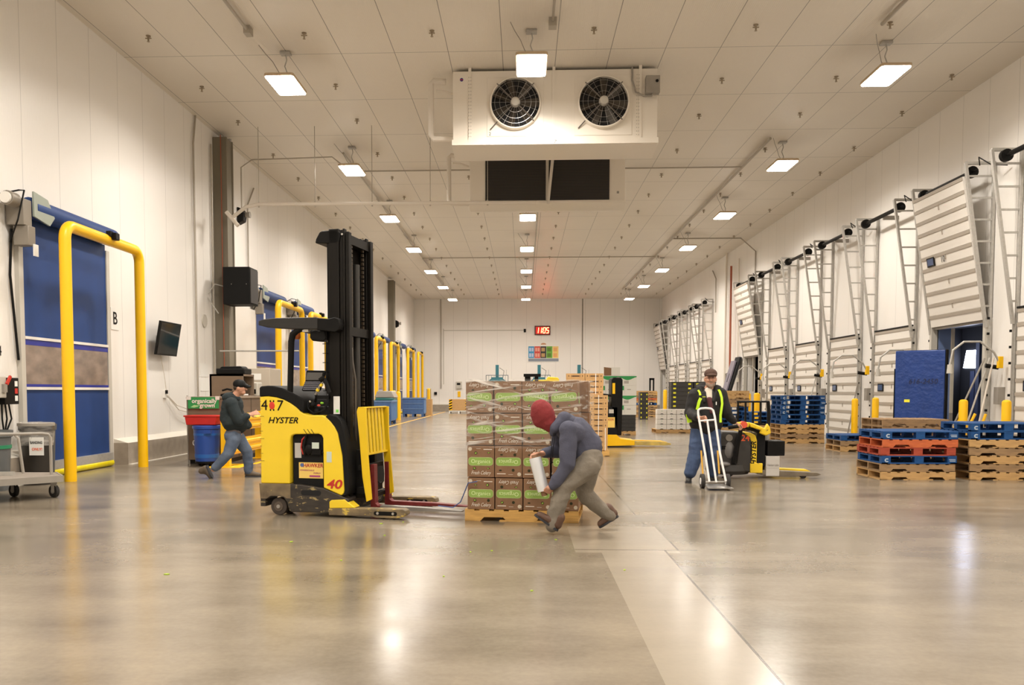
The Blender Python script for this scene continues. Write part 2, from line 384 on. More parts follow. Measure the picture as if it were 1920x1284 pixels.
# ceiling fasteners (T shaped sprinkler heads)
pr = None; n = 0
SPR = mat('sprinkler brass grey', (0.34, 0.28, 0.2), 0.4, metal=0.4)
for j in range(17):
    for X in (-6.97, -4.05, -1.69, 1.26, 4.16, 6.53, 8.9):
        Y = 16.4 + 2.72*j + (0 if j != 2 else -0.3)
        if -1.7 < X < 2.9 and 17.5 < Y < 25.5: continue
        if X > 8 and j == 0: continue
        if pr is None:
            mb = MB().lathe([(0.045, 0.10), (0.045, 0.085), (0.02, 0.08), (0.015, 0.0), (0.03, -0.01), (0.006, -0.02)], seg=10)
            mb.box(-0.055, 0.055, -0.012, 0.012, 0.045, 0.06)
            pr = tag(mb.build('sprinkler_head', SPR), 'small T-shaped metal sprinkler head hanging from the ceiling panels', 'sprinkler head', 'sprinkler heads in rows on the ceiling'); o = pr
        else: o = pr.copy(); C.objects.link(o)
        o.location = (X, Y, 7.9)
# conduits above the light rows
def conduit(label, pts, r=0.022, m=PIPE, name='conduit', cat='conduit', extra=None):
    mb = MB().tube(pts, r, 8)
    if extra: 
        for e in extra: mb.box(*e)
    return tag(mb.build(name, m), label, cat)
conduit('ceiling conduit along the left row of lights ending in a box by the nearest light', [(-5.0, YF+1, 7.93), (-5.0, 16.0, 7.93)], 0.03, extra=[(-5.06, -4.94, 16.0, 16.2, 7.86, 8.0)])
conduit('ceiling conduit along the left row beyond the second light', [(-4.95, 24.3, 7.93), (-4.95, 57.2, 7.93)], 0.028)
conduit('ceiling conduit along the right row from the nearest light forward', [(6.35, YF+1, 7.93), (6.35, 16.3, 7.93)], 0.035)
conduit('ceiling conduit along the right row beyond the second light', [(6.35, 23.4, 7.93), (6.35, 57.3, 7.93)], 0.035)
conduit('ceiling conduit of the centre row in front of the cooling unit', [(0.5, YF+1, 7.93), (0.5, 15.9, 7.93)], 0.022, extra=[(0.43, 0.57, 15.9, 16.1, 7.85, 8.0)])
conduit('ceiling conduit of the centre row beyond the cooling units', [(0.5, 27, 7.93), (0.5, 58, 7.93)], 0.022)
conduit('ceiling conduit crossing between left and right rows behind the cooling units', [(-4.95, 26.3, 7.93), (6.35, 26.3, 7.93)], 0.022)
conduit('ceiling conduit crossing the far half of the hall', [(-4.95, 43.2, 7.9), (6.35, 43.2, 7.9)], 0.025)
conduit('ceiling conduit running from right row to the right wall', [(6.35, 38.2, 7.9), (9.2, 38.2, 7.9), (9.75, 37.9, 7.3), (9.75, 38.0, 1.4)], 0.03)
# long white drain pipe on hanger rods from left wall to the cooling units
dp = thing('drain_pipe', 'long white drain pipe hung on rods from left wall to the cooling units', 'pipe', (-7, 22, 6))
MB().tube([(-7.35, 22, 5.72), (-6.95, 22, 6.02), (-6.6, 22, 6.08), (0.3, 22, 6.06)], 0.045, 10).cyl((-7.45, 22, 5.9), (-7.15, 22, 5.55), 0.05).build('pipe_run', WPIPE, dp, world=True)
for x in (-6.62, -5.2, -3.77, -2.32, -0.9):
    MB().tube([(x, 22, 6.05), (x, 22, 7.98)], 0.009, 6).cyl((x, 22, 6.0), (x, 22, 6.13), 0.02).build('hanger_rod', PIPE, dp, world=True)

# ------------------------------------------------------------ cooling units (evaporators)
UNW = mat('unit white', (0.80, 0.74, 0.65), 0.38)
COIL = mat('dark coil fins', (0.012, 0.010, 0.009), 0.6)
def evaporator(y0, label, front):
    t = thing('cooling_unit', label, 'cooling unit', (0.62, y0, 6.5), 0, 'ceiling cooling units')
    x0, x1 = -2.08, 2.08
    MB().box(x0, x1, 0.0, 1.2, 0.0, 1.44).build('casing', UNW, t, bevel=0.01)
    # drain tray, sloping up to the back
    MB().prism([(0.0, 0.0), (1.3, 0.0), (1.3, -0.03), (0.85, -0.13), (0.0, -0.06)] if front else [(-0.04, 0.02), (1.2, 0.0), (1.2, -0.04), (0.5, -0.14), (-0.04, -0.04)], x0-0.02, x1+0.02, 'x').build('drain_tray', UNW, t)
    if front:
        MB().box(x0-0.02, x1+0.02, -0.03, 0.0, -0.05, 0.06).build('tray_lip', UNW, t)
        for k, cx in enumerate((-0.80, 0.985)):
            MB().box(cx-0.58, cx+0.58, -0.012, 0, 0.12, 1.30).build('fan_plate', UNW, t, bevel=0.004)
            # cone ring
            ring = MB(); seg = 40
            prof = [(0.50, 0.0), (0.53, -0.02), (0.515, -0.12), (0.50, -0.125), (0.49, -0.12), (0.485, 0.0)]
            vs = []; fs = []
            for r_, yy in prof:
                for s_ in range(seg):
                    a = 2*math.pi*s_/seg; vs.append((cx+r_*math.cos(a), yy, 0.765+r_*math.sin(a)))
            for i in range(len(prof)-1):
                for s_ in range(seg): fs.append((i*seg+s_, i*seg+(s_+1) % seg, (i+1)*seg+(s_+1) % seg, (i+1)*seg+s_))
            ring.add(vs, fs).build('fan_ring', UNW, t)
            MB().disc((cx, -0.02, 0.765), 0.485, 'y', 0.01, 40).build('fan_throat', DARK, t)
            fan = MB()
            for q in range(7):
                a = R(q*360/7+12*k); M = Matrix.Translation((cx, -0.065, 0.765)) @ Matrix.Rotation(a, 4, 'Y') @ Matrix.Rotation(R(32), 4, 'X')
                fan.add([(0.09, 0, -0.05), (0.46, 0, -0.13), (0.475, 0, 0.10), (0.09, 0, 0.055)], [(0, 1, 2, 3)], 0, M)
                fan.add([(0.09, 0.006, -0.05), (0.46, 0.006, -0.13), (0.475, 0.006, 0.10), (0.09, 0.006, 0.055)], [(3, 2, 1, 0)], 0, M)
            fan.cyl((cx, -0.11, 0.765), (cx, -0.02, 0.765), 0.1, seg=20).build('fan_blades', mat('fan blade metal', (0.06, 0.05, 0.04), 0.4, metal=0.3), t)
            g = MB()
            for r_ in (0.2, 0.32, 0.42):
                g.tube([(cx+r_*math.cos(R(a)), -0.135, 0.765+r_*math.sin(R(a))) for a in range(0, 360, 12)], 0.0025, 5, closed=True)
            for q in range(18):
                a = R(q*20); g.tube([(cx+0.09*math.cos(a), -0.14, 0.765+0.09*math.sin(a)), (cx+0.48*math.cos(a), -0.135, 0.765+0.49*math.sin(a))], 0.0022, 5)
            g.build('fan_guard', STEEL, t)
            s_ = MB()
            for a in (45, 135, 225, 315):
                a = R(a); e = 0.72 if a == R(225) else 0.53
                s_.tube([(cx+0.08*math.cos(a), -0.16, 0.765+0.08*math.sin(a)), (cx+e*math.cos(a), -0.13 if e < .6 else -0.03, 0.765+e*math.sin(a))], 0.012, 6)
            s_.build('motor_strut', mat('strut metal', (0.18, 0.16, 0.14), 0.35, metal=0.5), t)
            MB().cyl((cx, -0.2, 0.765), (cx, -0.1, 0.765), 0.085, 0.1, seg=20).sphere((cx, -0.2, 0.765), (0.08, 0.02, 0.08)).build('motor_hub', GREYL, t)
        for X in (-1.73, -0.02, 1.73):
            MB().box(X-0.03, X+0.03, -0.02, 0, 0.05, 1.5).build('hanger_strap', UNW, t)
        for X in (-1.75, -1.71, 1.66, 1.70):
            rv = MB(); [rv.disc((X, -0.024, z*0.07+0.12), 0.008, 'y', 0.006, 6) for z in range(18)]
            o = rv.build('rivets', GREYP, t); o['kind'] = 'stuff'
        bx = MB().box(1.82, 2.10, -0.18, -0.02, 0.90, 1.24).build('junction_box', GREYP, t, bevel=0.006)
        MB().disc((2.04, -0.185, 1.13), 0.03, 'y', 0.01, 14).build('knob', BLK, bx)
        MB().tube([(1.56, -0.03, 1.46), (1.56, -0.05, 1.2), (1.63, -0.06, 0.95), (1.8, -0.07, 0.87), (1.95, -0.1, 0.86), (1.97, -0.1, 0.91)], 0.02, 8).build('cable', GREYP, t)
        st = MB().disc((-1.9, -0.004, 1.27), 0.035, 'y', 0.004, 18).build('maker_sticker', mat('logo blue', (0.02, 0.03, 0.2), 0.5), t)
        MB().box(-1.925, -1.875, -0.008, -0.004, 1.263, 1.279).build('red_stripe', RED, st)
        letter('2', 0.09, BLK, t, (-1.32, -0.014, 0.17)); letter('7', 0.1, BLK, t, (0.0, -0.032, -0.01), shear=0.3)
    else:
        for a, b_ in ((-1.66, -0.04), (0.04, 1.66)):
            MB().box(a, b_, -0.03, -0.001, 0.04, 1.30).build('coil', COIL, t)
            fn = MB(); [fn.box(a, b_, -0.036, -0.03, 0.07+q*0.0415, 0.078+q*0.0415) for q in range(29)]
            o = fn.build('coil_fins', mat('fin edge', (0.045, 0.032, 0.022), 0.5), t); o['kind'] = 'stuff'
        MB().tube([(0.16, -0.12, 1.25), (0.14, -0.14, 1.1), (0.02, -0.2, -0.1)], [0.045, 0.045, 0.035], 10).build('drain_pipe_section', WPIPE, t)
        MB().box(1.86, 1.92, -0.006, 0, 0.2, 0.26).build('square_port', GREYP, t)
    return t
evaporator(18.31, 'white twin-fan cooling unit on the ceiling, nearest the camera', True)
evaporator(24.0, 'white cooling unit with dark coil face hanging behind the twin-fan unit', False)
for Y, x, za, zb, l in ((18.6, -1.88, 7.85, 6.75, 'insulated white refrigerant pipe looping beside the twin-fan cooling unit'), (24.2, -1.98, 7.8, 6.6, 'insulated white refrigerant pipe looping beside the rear cooling unit')):
    mb = MB().tube([(x+0.25, Y, za-0.02), (x, Y, za), (x-0.06, Y, za-0.06), (x-0.06, Y, zb), (x, Y, zb-0.08), (x+0.48, Y, zb-0.1)], 0.062, 10)
    mb.tube([(x+0.05, Y, za-0.2), (x+0.25, Y, za-0.22), (x+0.48, Y, za-0.3)], 0.025, 8)
    tag(mb.build('insulated_pipe', WPIPE), l, 'pipe')
# ------------------------------------------------------------ right wall: dock doors on leaning tracks
LEAF = mat('dock door panel', (0.80, 0.76, 0.70), 0.4)
LEAFSTRIP = mat('door strip', (0.40, 0.35, 0.29), 0.5)  # strips across the leaf, darker tan than its panels
def leaf_mesh(W, H, n):
    mb = MB(); h = H/n
    for i in range(n):
        z = i*h; mb.box(-0.05, 0, 0, W, z+0.005, z+h, 0)
        mb.box(-0.066, -0.05, 0.0, W, z+h-0.072, z+h-0.004, 1)
        if i % 2 == 1:
            mb.box(-0.066, -0.05, W*0.5-0.015, W*0.5+0.015, z+h*0.35, z+h*0.75, 1)
    return mb.mesh('leaf', [LEAF, LEAFSTRIP])
LEAFM = leaf_mesh(2.34, 3.02, 11)
def track_mesh(ylean, side):
    """a ladder-like truss: wall post, post leaning into the room, rungs between; below it the vertical guide"""
    mb = MB(); zt, zb = 6.15, 2.75; lean = 0.55
    mb.box(-0.07, -0.02, -0.035, 0.035, zb-0.1, zt, 0)
    p0 = Vector((-0.12, 0, zb)); p1 = Vector((-0.08-lean, 0, zt))
    mb.bar(p0, p1, 0.05, 0.075, 0, up=(0, 1, 0))
    for k in range(1, 8):
        t = k/7.6; a = p0.lerp(p1, t); mb.box(a.x, -0.03, -0.012, 0.012, a.z-0.02, a.z+0.02, 0)
    mb.box(-0.08-lean, -0.02, -0.025, 0.025, zt-0.03, zt+0.03, 0)
    mb.box(-0.09, -0.02, -0.045, 0.045, 0.0, zb, 0)
    mb.box(-0.13, -0.09, -0.01, 0.002, 0.25, zb, 0)
    for k in range(9): mb.box(-0.13, -0.09, -0.08*side-0.02, -0.08*side+0.02, 0.35+k*0.32, 0.40+k*0.32, 1)
    return mb.mesh('track', [GALV, BLK])
TR = {1: track_mesh(0, 1), -1: track_mesh(0, -1)}
def shaft_mesh():
    mb = MB()
    mb.tube([(-0.42, -0.15, 6.0), (-0.42, 2.5, 6.0)], 0.022, 8, 0)
    mb.tube([(-0.42, 0.25, 6.0), (-0.42, 2.1, 6.0)], 0.05, 10, 0)
    for y in (0.08, 2.28): mb.cyl((-0.42, y-0.05, 6.0), (-0.42, y+0.05, 6.0), 0.12, seg=18, mi=0)
    mb.box(-0.4, 0, 1.14, 1.2, 5.9, 6.0, 1)
    return mb.mesh('torsion_shaft', [BLK, GREYP])
SHAFT = shaft_mesh()
def dock_door(idx, L, is_open, label, num=None):
    W = 2.34; y0 = L-W
    t = thing('door_%d' % idx, label, 'dock door', (XR, y0, 0), 0, None, 'structure')
    link('track', TR[1], t, M=Matrix.Translation((0, -0.08, 0))); link('track', TR[-1], t, M=Matrix.Translation((0, W+0.08, 0)))
    s = link('torsion_shaft', SHAFT, t)
    MB().tube([(-0.35, -0.1, 6.1), (-0.5, -0.35, 6.2), (-0.35, -0.55, 6.0), (-0.1, -0.7, 5.95)], 0.012, 6).build('cable_loop', BLK, s)
    if is_open:
        ang = math.atan2(0.55-0.02, 3.15); M = Matrix.Translation((-0.10, 0, 2.92)) @ Matrix.Rotation(-ang, 4, 'Y')
        lf = link('door_leaf', LEAFM, t, M=M)
        MB().box(-0.09, 0.02, -0.05, W+0.05, 2.86, 2.95).build('head_seal', GREYP, t)
        MB().box(-0.14, 0.02, -0.1, 0.0, 0, 2.95).box(-0.14, 0.02, W, W+0.1, 0, 2.95).build('jamb', GREYL, t)
    else:
        lf = link('door_leaf', LEAFM, t, M=Matrix.Translation((-0.02, 0, 0.02)))
        MB().box(-0.1, 0, 0, W, 3.045, 3.08).build('head_seal', BLK, t)
    z = 3.02/11*5
    v = MB().box(-0.075, -0.04, W*0.72, W*0.72+0.36, z+0.02, z+0.23).build('vision_frame', BLK, lf)
    MB().box(-0.078, -0.07, W*0.72+0.04, W*0.72+0.32, z+0.05, z+0.2).build('vision_pane', mat('dock pane', (0.06, 0.10, 0.22), 0.15), lf)
    if num: letter(num, 0.2, BLK, lf, (-0.068, W*0.55, z+0.11), face='-x', name='number')
    return t
docks = [(17.9, False, None, 'closed white sectional dock door cut off by the right edge of the photo'), (21.42, True, '10', 'raised white sectional dock door numbered 10 showing a dark trailer inside'),
         (24.95, False, None, 'closed white dock door behind the padded blue panel'), (28.5, False, None, 'closed white dock door beside two yellow bollards'),
         (32.05, False, None, 'closed white dock door behind the tall blue pallet stack'), (35.6, False, None, 'closed white dock door next to the raised farther one'),
         (39.2, True, None, 'raised white dock door at the far end of the near group of docks'),
         (48.7, False, None, 'closed dock door, nearest of the far group'), (52.25, False, None, 'closed dock door, second of the far group'),
         (55.8, False, None, 'closed dock door, third of the far group'), (59.35, False, None, 'closed dock door, fourth of the far group'), (62.9, True, None, 'raised dock door nearest the far wall')]
for i, (L_, op, num, lab) in enumerate(docks): dock_door(i+1, L_, op, lab, num)
# what stands outside the open docks: dark trailers
def trailer(idx, y0, y1, lab, lit):
    t = thing('dock_passage', lab, 'trailer', (XR+0.36, y0, 0))
    W = y1-y0
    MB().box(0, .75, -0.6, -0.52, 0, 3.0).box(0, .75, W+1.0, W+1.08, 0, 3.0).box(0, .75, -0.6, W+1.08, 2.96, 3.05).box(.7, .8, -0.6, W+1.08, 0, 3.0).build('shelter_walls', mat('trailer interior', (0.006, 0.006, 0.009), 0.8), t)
    if lit:
        MB().box(-0.34, -0.02, W-0.03, W-0.005, 0, 2.9).build('blue_side_panel', mat('blue grey panel', (0.13, 0.19, 0.36), 0.6), t)
        MB().box(-0.06, 0.0, W-0.09, W-0.03, 0.9, 2.9).box(-0.06, 0.0, W-0.09, W-0.03, 0, 0.9, 1).build('cream_post', [mat('cream post', (0.6, 0.55, 0.45), 0.5), GREYP], t)
        MB().add([(0.69, 2.49, 2.40), (0.69, 3.09, 2.41), (0.69, 3.23, 1.99), (0.69, 2.61, 1.97)], [(0, 1, 2, 3)]).build('daylight_opening', mat('daylight gap', (0.8, 0.85, 1), 0.5, emis=(0.70, 0.77, 1.0), estr=6), t)
        MB().box(0.5, 0.66, 2.1, 2.26, 0, 2.6).box(0.5, 0.66, 1.5, 1.62, 0, 2.6).box(0.6, 0.69, 2.5, 2.7, 0, 1.9).build('curtain_strip', mat('dark blue curtain', (0.03, 0.045, 0.11), 0.5), t)
        MB().box(0.66, 0.7, 1.0, 1.4, 1.5, 1.7).build('grey_plate', GREYP, t)
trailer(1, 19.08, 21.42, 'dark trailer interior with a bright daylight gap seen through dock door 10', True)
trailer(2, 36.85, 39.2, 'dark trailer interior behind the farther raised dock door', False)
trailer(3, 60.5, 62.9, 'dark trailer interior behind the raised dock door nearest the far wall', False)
# bollards on the right
def bollard(x, y, h, r, label, group='yellow bollards by the dock doors'):
    t = thing('bollard', label, 'bollard', (x, y, 0), 0, group)
    MB().lathe([(r, 0), (r, h-r*0.7), (r*0.92, h-r*0.35), (r*0.6, h-r*0.08), (0.01, h)], seg=20).build('post', YEL, t)
    return t
for x, y, h, l in ((9.05, 24.5, 1.22, 'yellow bollard left of the padded blue panel, farther of the pair'), (9.25, 23.6, 1.25, 'yellow bollard touching the left edge of the padded blue panel'), 
                   (9.15, 21.15, 1.2, 'thin strip of yellow bollard just right of the padded blue panel'),
                   (8.95, 18.35, 1.25, 'yellow bollard left of the pair in front of dock door 10'), (9.3, 17.4, 1.25, 'yellow bollard right of the pair in front of dock door 10'),
                   (9.1, 36.2, 1.35, 'left yellow bollard of the pair by the farther raised door'), (9.2, 35.2, 1.35, 'right yellow bollard of the pair by the farther raised door'),
                   (8.5, 40.0, 1.2, 'yellow bollard left of the farther raised door'),
                   (8.6, 54.0, 1.5, 'yellow bollard beside the far black crates'), (8.9, 52.6, 1.5, 'second yellow bollard beside the far black crates'), (8.7, 58.6, 1.4, 'yellow bollard by the distant pallet stack')):
    bollard(x, y, h, 0.085 if y < 30 else 0.12, l)
# dock lights on bent arms with yellow heads, and poles
for i, (Y, l) in enumerate(((18.3, 'bent grey dock light arm right of door 10'), (21.95, 'bent grey dock light arm beside the padded blue panel'), (25.2, 'bent grey dock light arm above the pair of yellow bollards'), (28.95, 'bent grey dock light arm right of the tall blue pallets'), (32.4, 'bent grey dock light arm left of the tall blue pallets'), (36.2, 'bent grey dock light arm by the farther raised door'))):
    t = thing('dock_light', l, 'dock light', (XR, Y, 0), 0, 'dock lights between the doors')
    MB().tube([(-0.16, 0, 1.95), (-0.3, 0, 2.2), (-0.55, 0.05, 2.42), (-0.85, 0.1, 2.42), (-1.05, 0.13, 2.25), (-1.1, 0.14, 1.95)], 0.022, 8).build('bent_arm', GALV, t)
    MB().cyl((-1.1, 0.14, 1.96), (-1.1, 0.14, 1.78), 0.045, 0.06).build('lamp_head', GREYL, t)
    MB().box(-0.22, -0.12, -0.03, 0.05, 1.88, 2.12).build('yellow_bracket', YEL, t, bevel=0.01)
    MB().box(-0.14, -0.0, 0.1, 0.28, 1.15, 1.5).build('control_box', GREYP, t, bevel=0.005)
    MB().cyl((-0.1, 0.2, 1.9), (-0.34, 0.24, 1.94), 0.045, seg=12).build('fan_motor', BLK, t)
for i, (Y, dx, m_, l) in enumerate(((18.55, 0.9, GALV, 'grey steel pole leaning beside door 10 nearest the post'), (18.75, 1.15, GREYP, 'grey pole leaning in front of dock door 10'), (18.4, 0.65, WPIPE, 'pale pole leaning right of dock door 10'), (29.2, 0.7, GALV, 'grey pole leaning by the closed door behind the blue pallets'), (25.5, 0.6, GREYP, 'grey pole leaning beside the dock door above the yellow bollards'))):
    tag(MB().tube([(XR-dx, Y, 0.0), (XR-0.2, Y+0.1, 2.1)], 0.02, 8).cyl((XR-dx*0.75, Y+0.02, 0.58), (XR-dx*0.55, Y+0.03, 0.95), 0.028, mi=1).build('leaning_pole', [m_, YEL]), l, 'pole')
# right wall pipes between the two dock groups
RUST = mat('red pipe', (0.36, 0.09, 0.04), 0.5)
conduit('red fire pipe running down the right wall between the dock groups', [(9.6, 41.6, 7.2), (9.6, 41.6, 0.9)], 0.05, RUST, 'fire_pipe', 'pipe')
conduit('beige pipe on the right wall left of the red pipe', [(9.72, 43.0, 8), (9.7, 43.0, 7.4), (9.7, 43.1, 1.0)], 0.05, WPIPE, 'wall_pipe', 'pipe')
conduit('thin conduit on the right wall right of the red pipe', [(9.72, 40.6, 7.4), (9.72, 40.6, 1.4)], 0.03, WPIPE, 'wall_pipe', 'pipe')
conduit('conduit running down and along the right wall above the far docks', [(9.72, 46.2, 7.6), (9.72, 45.4, 7.1), (9.72, 45.4, 5.4)], 0.03, PIPE)
conduit('bent grey pipe low on the right wall beside the far docks', [(9.65, 42.6, 0.0), (9.65, 42.6, 2.25), (9.65, 41.2, 2.3)], 0.035, GREYP, 'wall_pipe', 'pipe')

# ------------------------------------------------------------ left wall: blue fabric roll-up doors behind yellow goalposts
def blue_door(idx, y0, y1, label, detail=True):
    W = y1-y0; t = thing('door_%d' % idx, label, 'roll-up door', (XL, y0, 0), 0, None, 'structure')
    MB().box(0.02, 0.05, 0, W, 0.2, 4.15).build('fabric_curtain', BLUEF, t)
    if detail:
        MB().box(0.045, 0.06, 0.02, W-0.02, 1.5, 2.2).build('window_strip', mat('murky vinyl', (0.36, 0.28, 0.23), 0.25, var=0.45, scale=1.6, stretch=(1, 1.5, 3)), t)
        for z in (2.24, 1.44): MB().box(0.04, 0.08, 0, W, z, z+0.045).build('stiffener_bar', WHITE, t)
        MB().box(0.04, 0.063, 0.0, W, 2.15, 2.235).box(0.04, 0.063, 0, W, 1.49, 1.53).build('blue_hem', mat('bright blue hem', (0.02, 0.03, 0.30), 0.4), t)
        MB().box(0.04, 0.14, 0.02, W-0.02, 0.12, 0.26).build('bottom_bar', GALV, t)
        MB().cyl((0.09, 0.02, 0.07), (0.09, W-0.02, 0.07), 0.065).build('bottom_seal', mat('yellow vinyl', (0.9, 0.75, 0.0), 0.4, var=0.2, scale=6), t)
    for y in (-0.12, W):
        MB().box(0, 0.075, y, y+0.12, 0, 4.05).build('side_track', GREYL, t, bevel=0.005)
    MB().cyl((0.18, 0.0, 4.28), (0.18, W, 4.28), 0.16, seg=20).build('fabric_roll', BLUEF, t)
    m_ = MB().box(0.02, 0.3, -0.35, -0.12, 3.95, 4.35).cyl((0.2, -0.4, 4.3), (0.2, -0.62, 4.3), 0.11).box(0.1, 0.34, -0.3, -0.1, 3.65, 3.95).build('drive_motor', mat('motor grey', (0.27, 0.24, 0.2), 0.5, metal=0.3), t, bevel=0.01)
    MB().cyl((0.2, -0.625, 4.3), (0.2, -0.66, 4.3), 0.085, seg=16).build('motor_cap', WHITE, m_)
    MB().tube([(0.05, -0.3, 3.7), (0.3, -0.5, 4.0), (0.35, -0.4, 4.45), (0.15, -0.2, 4.5), (0.05, -0.6, 4.35)], 0.013, 6).build('motor_cable', BLK, m_)
    MB().prism([(-0.1, 4.12), (0.35, 4.05), (0.5, 4.2), (0.3, 4.45), (-0.1, 4.5)], 0.3, 0.33, 'x').build('end_bracket', mat('grey green bracket', (0.33, 0.37, 0.32), 0.5), m_)
    MB().box(0.35, 0.37, -0.2, -0.08, 3.5, 3.68).build('paper_tag', PAPER, m_)
    return t
bl = [(13.56, 16.33, 'nearest blue fabric roll-up door in the left wall'), (25.6, 28.0, 'second blue fabric roll-up door, left of the lift truck mast'), (29.5, 31.7, 'third blue roll-up door, mostly behind the lift truck mast'),
      (42.6, 44.9, 'blue roll-up door just right of the lift truck mast'), (47.4, 49.8, 'blue roll-up door behind the second goalpost right of the mast'), (54.2, 56.7, 'blue roll-up door behind the third goalpost right of the mast'), (59.4, 61.8, 'farthest blue roll-up door on the left wall')]
for i, (a, b_, l) in enumerate(bl): blue_door(i+13, a, b_, l)
def goalpost(y0, y1, label):
    t = thing('goalpost_barrier', label, 'goalpost', (-7.12, y0, 0), 0, 'yellow goalpost barriers before the blue doors')
    W = y1-y0; h = 4.0; r = 0.09; rb = 0.22
    pts = [(0, 0, 0), (0, 0, h-rb)]+arc((rb, h-rb), rb, 180, 90, 6, 'yz')[1:]+arc((W-rb, h-rb), rb, 90, 0, 6, 'yz')+[(0, W, 0)]
    MB().tube(pts, r, 18).build('bent_pipe', YEL, t)
    s = MB().box(0.08, 0.17, W*0.52, W*0.52+0.14, h+0.0, h+0.12).build('sensor', BLK, t, bevel=0.01)
    MB().box(0.02, 0.1, W*0.5, W*0.5+0.1, h+0.05, h+0.14).build('sensor_bracket', BLK2, s)
for (a, b_), l in zip([(13.5, 16.15), (25.4, 28.13), (29.27, 31.7), (42.4, 44.93), (47.2, 49.9), (54.1, 56.9), (59.35, 61.86)],
    ['yellow pipe goalpost nearest the camera, before the nearest blue door', 'yellow goalpost seen left of the mast above the lift truck', 'yellow goalpost half hidden behind the lift truck mast',
     'yellow goalpost immediately right of the lift truck mast', 'second yellow goalpost right of the mast', 'third yellow goalpost right of the mast', 'farthest and smallest yellow goalpost on the left']):
    goalpost(a, b_, l)
bsign = tag(MB().box(XL, XL+0.012, 16.60, 16.92, 2.60, 3.02).build('letter_sign', PAPER), 'white sign with a black letter B beside the nearest blue door', 'sign')
letter('B', 0.34, BLK, bsign, (XL+0.016, 16.76, 2.81), face='+x', weight=0.004)
# wall television, tilted, with cable and outlet
tv = thing('wall_television', 'black flat television tilted on the left wall', 'television', (XL+0.22, 18.6, 2.2), 0)
tv.matrix_basis = Matrix.Translation((XL+0.1, 18.2, 2.2)) @ Matrix.Rotation(R(10), 4, 'Y')
MB().box(0.05, 0.10, 0, 1.1, 0, 0.72).build('frame', BLK, tv, bevel=0.006)
MB().box(0.10, 0.104, 0.03, 1.07, 0.03, 0.69).build('screen', mat('dark glossy screen', (0.01, 0.01, 0.012), 0.06), tv)
MB().box(-0.12, 0.05, 0.45, 0.65, 0.25, 0.5).build('wall_mount', BLK, tv)
o = MB().box(XL, XL+0.05, 18.98, 19.12, 1.27, 1.43).box(XL+0.05, XL+0.09, 18.99, 19.05, 1.36, 1.44, 1).build('wall_outlet', [WHITE, BLK])
tag(o, 'white wall outlet with a black plug below the television', 'outlet')
tag(MB().tube([(XL+0.06, 18.75, 2.2), (XL+0.05, 18.95, 1.8), (XL+0.04, 19.08, 1.42)], 0.009, 6).build('television_cable', WPIPE), 'thin cable hanging from the television to the outlet', 'cable')
tag(MB().tube([(XL+0.06, 19.08, 1.33), (XL+0.1, 19.5, 1.1), (XL+0.15, 20.2, 0.98), (XL+0.2, 20.9, 1.1), (XL+0.3, 21.4, 1.2)], 0.012, 6).tube([(XL+0.06, 19.08, 1.31), (XL+0.1, 19.6, 1.0), (XL+0.15, 20.3, 0.9), (XL+0.2, 20.9, 1.02)], 0.012, 6).build('loose_cable', WPIPE), 'pair of pale cables drooping from the outlet to the workstation', 'cable')
for i in range(2):
    tag(MB().box(XL, XL+0.01, 21.25, 21.75, 1.42+i*0.35, 1.74+i*0.35).build('notice_paper', PAPER), ['lower white notice paper on the left wall before the column', 'upper white notice paper on the left wall before the column'][i], 'paper')
tag(MB().cyl((XL, 21.55, 3.15), (XL+0.03, 21.55, 3.15), 0.16, seg=24).build('round_wall_disc', GREYL), 'round pale disc on the left wall before the column', 'disc')
conduit('wall conduit rising beside the round disc on the left wall', [(XL+0.04, 21.1, 8.0), (XL+0.05, 20.9, 7.3), (XL+0.05, 20.95, 0.6)], 0.025, PIPE)
conduit('wall conduit close to the left side of the steel column', [(XL+0.05, 22.1, 7.6), (XL+0.05, 22.1, 1.6)], 0.022, PIPE)
conduit('pair of conduits running down just right of the steel column', [(XL+0.2, 23.1, 8.0), (XL+0.2, 23.0, 7.3), (XL+0.12, 23.0, 0.9)], 0.045, GALV)
conduit('thin orange conduit on the face of the steel column', [(XL+0.22, 22.32, 7.9), (XL+0.24, 22.3, 0.5)], 0.012, RUST)
conduit('conduit on the left wall between column and second blue door', [(XL+0.05, 25.6, 7.3), (XL+0.05, 25.0, 6.7), (XL+0.05, 25.0, 4.2)], 0.022, PIPE)
conduit('conduit on the left wall behind the lift truck mast', [(XL+0.05, 36.5, 7.2), (XL+0.05, 35.6, 6.6), (XL+0.05, 35.6, 1.0)], 0.03, PIPE)
conduit('conduit on the far left wall past the second column', [(XL+0.05, 53.5, 7.4), (XL+0.05, 53.5, 5.0)], 0.03, PIPE)
conduit('conduit crossing the ceiling and dropping to the horn by the near column', [(-4.95, 24.5, 7.6), (-5.2, 24.0, 7.75), (-7.4, 24.0, 7.7), (-7.7, 24.0, 7.5), (-7.7, 24.0, 6.4)], 0.018, PIPE)
def horn(loc, lab):
    t = thing('alarm_horn', lab, 'horn', loc)
    MB().prism([(0, 0.18), (0.14, 0.12), (0.2, 0.0), (0.16, -0.2), (0, -0.28)], -0.14, 0.14, 'y').build('housing', BLK, t, bevel=0.015)
    MB().cyl((0.1, 0, -0.02), (0.32, 0, -0.02), 0.05, 0.09).build('horn_mouth', GREYP, t)
horn((XL+0.02, 24.3, 6.3), 'black alarm horn high on the left wall right of the near column')
horn((XL+0.02, 54.3, 5.6), 'black alarm horn on the far left wall right of the second column')
sp = thing('loudspeaker', 'large black loudspeaker box mounted on the steel column', 'loudspeaker', (-7.55, 22.25, 3.60))
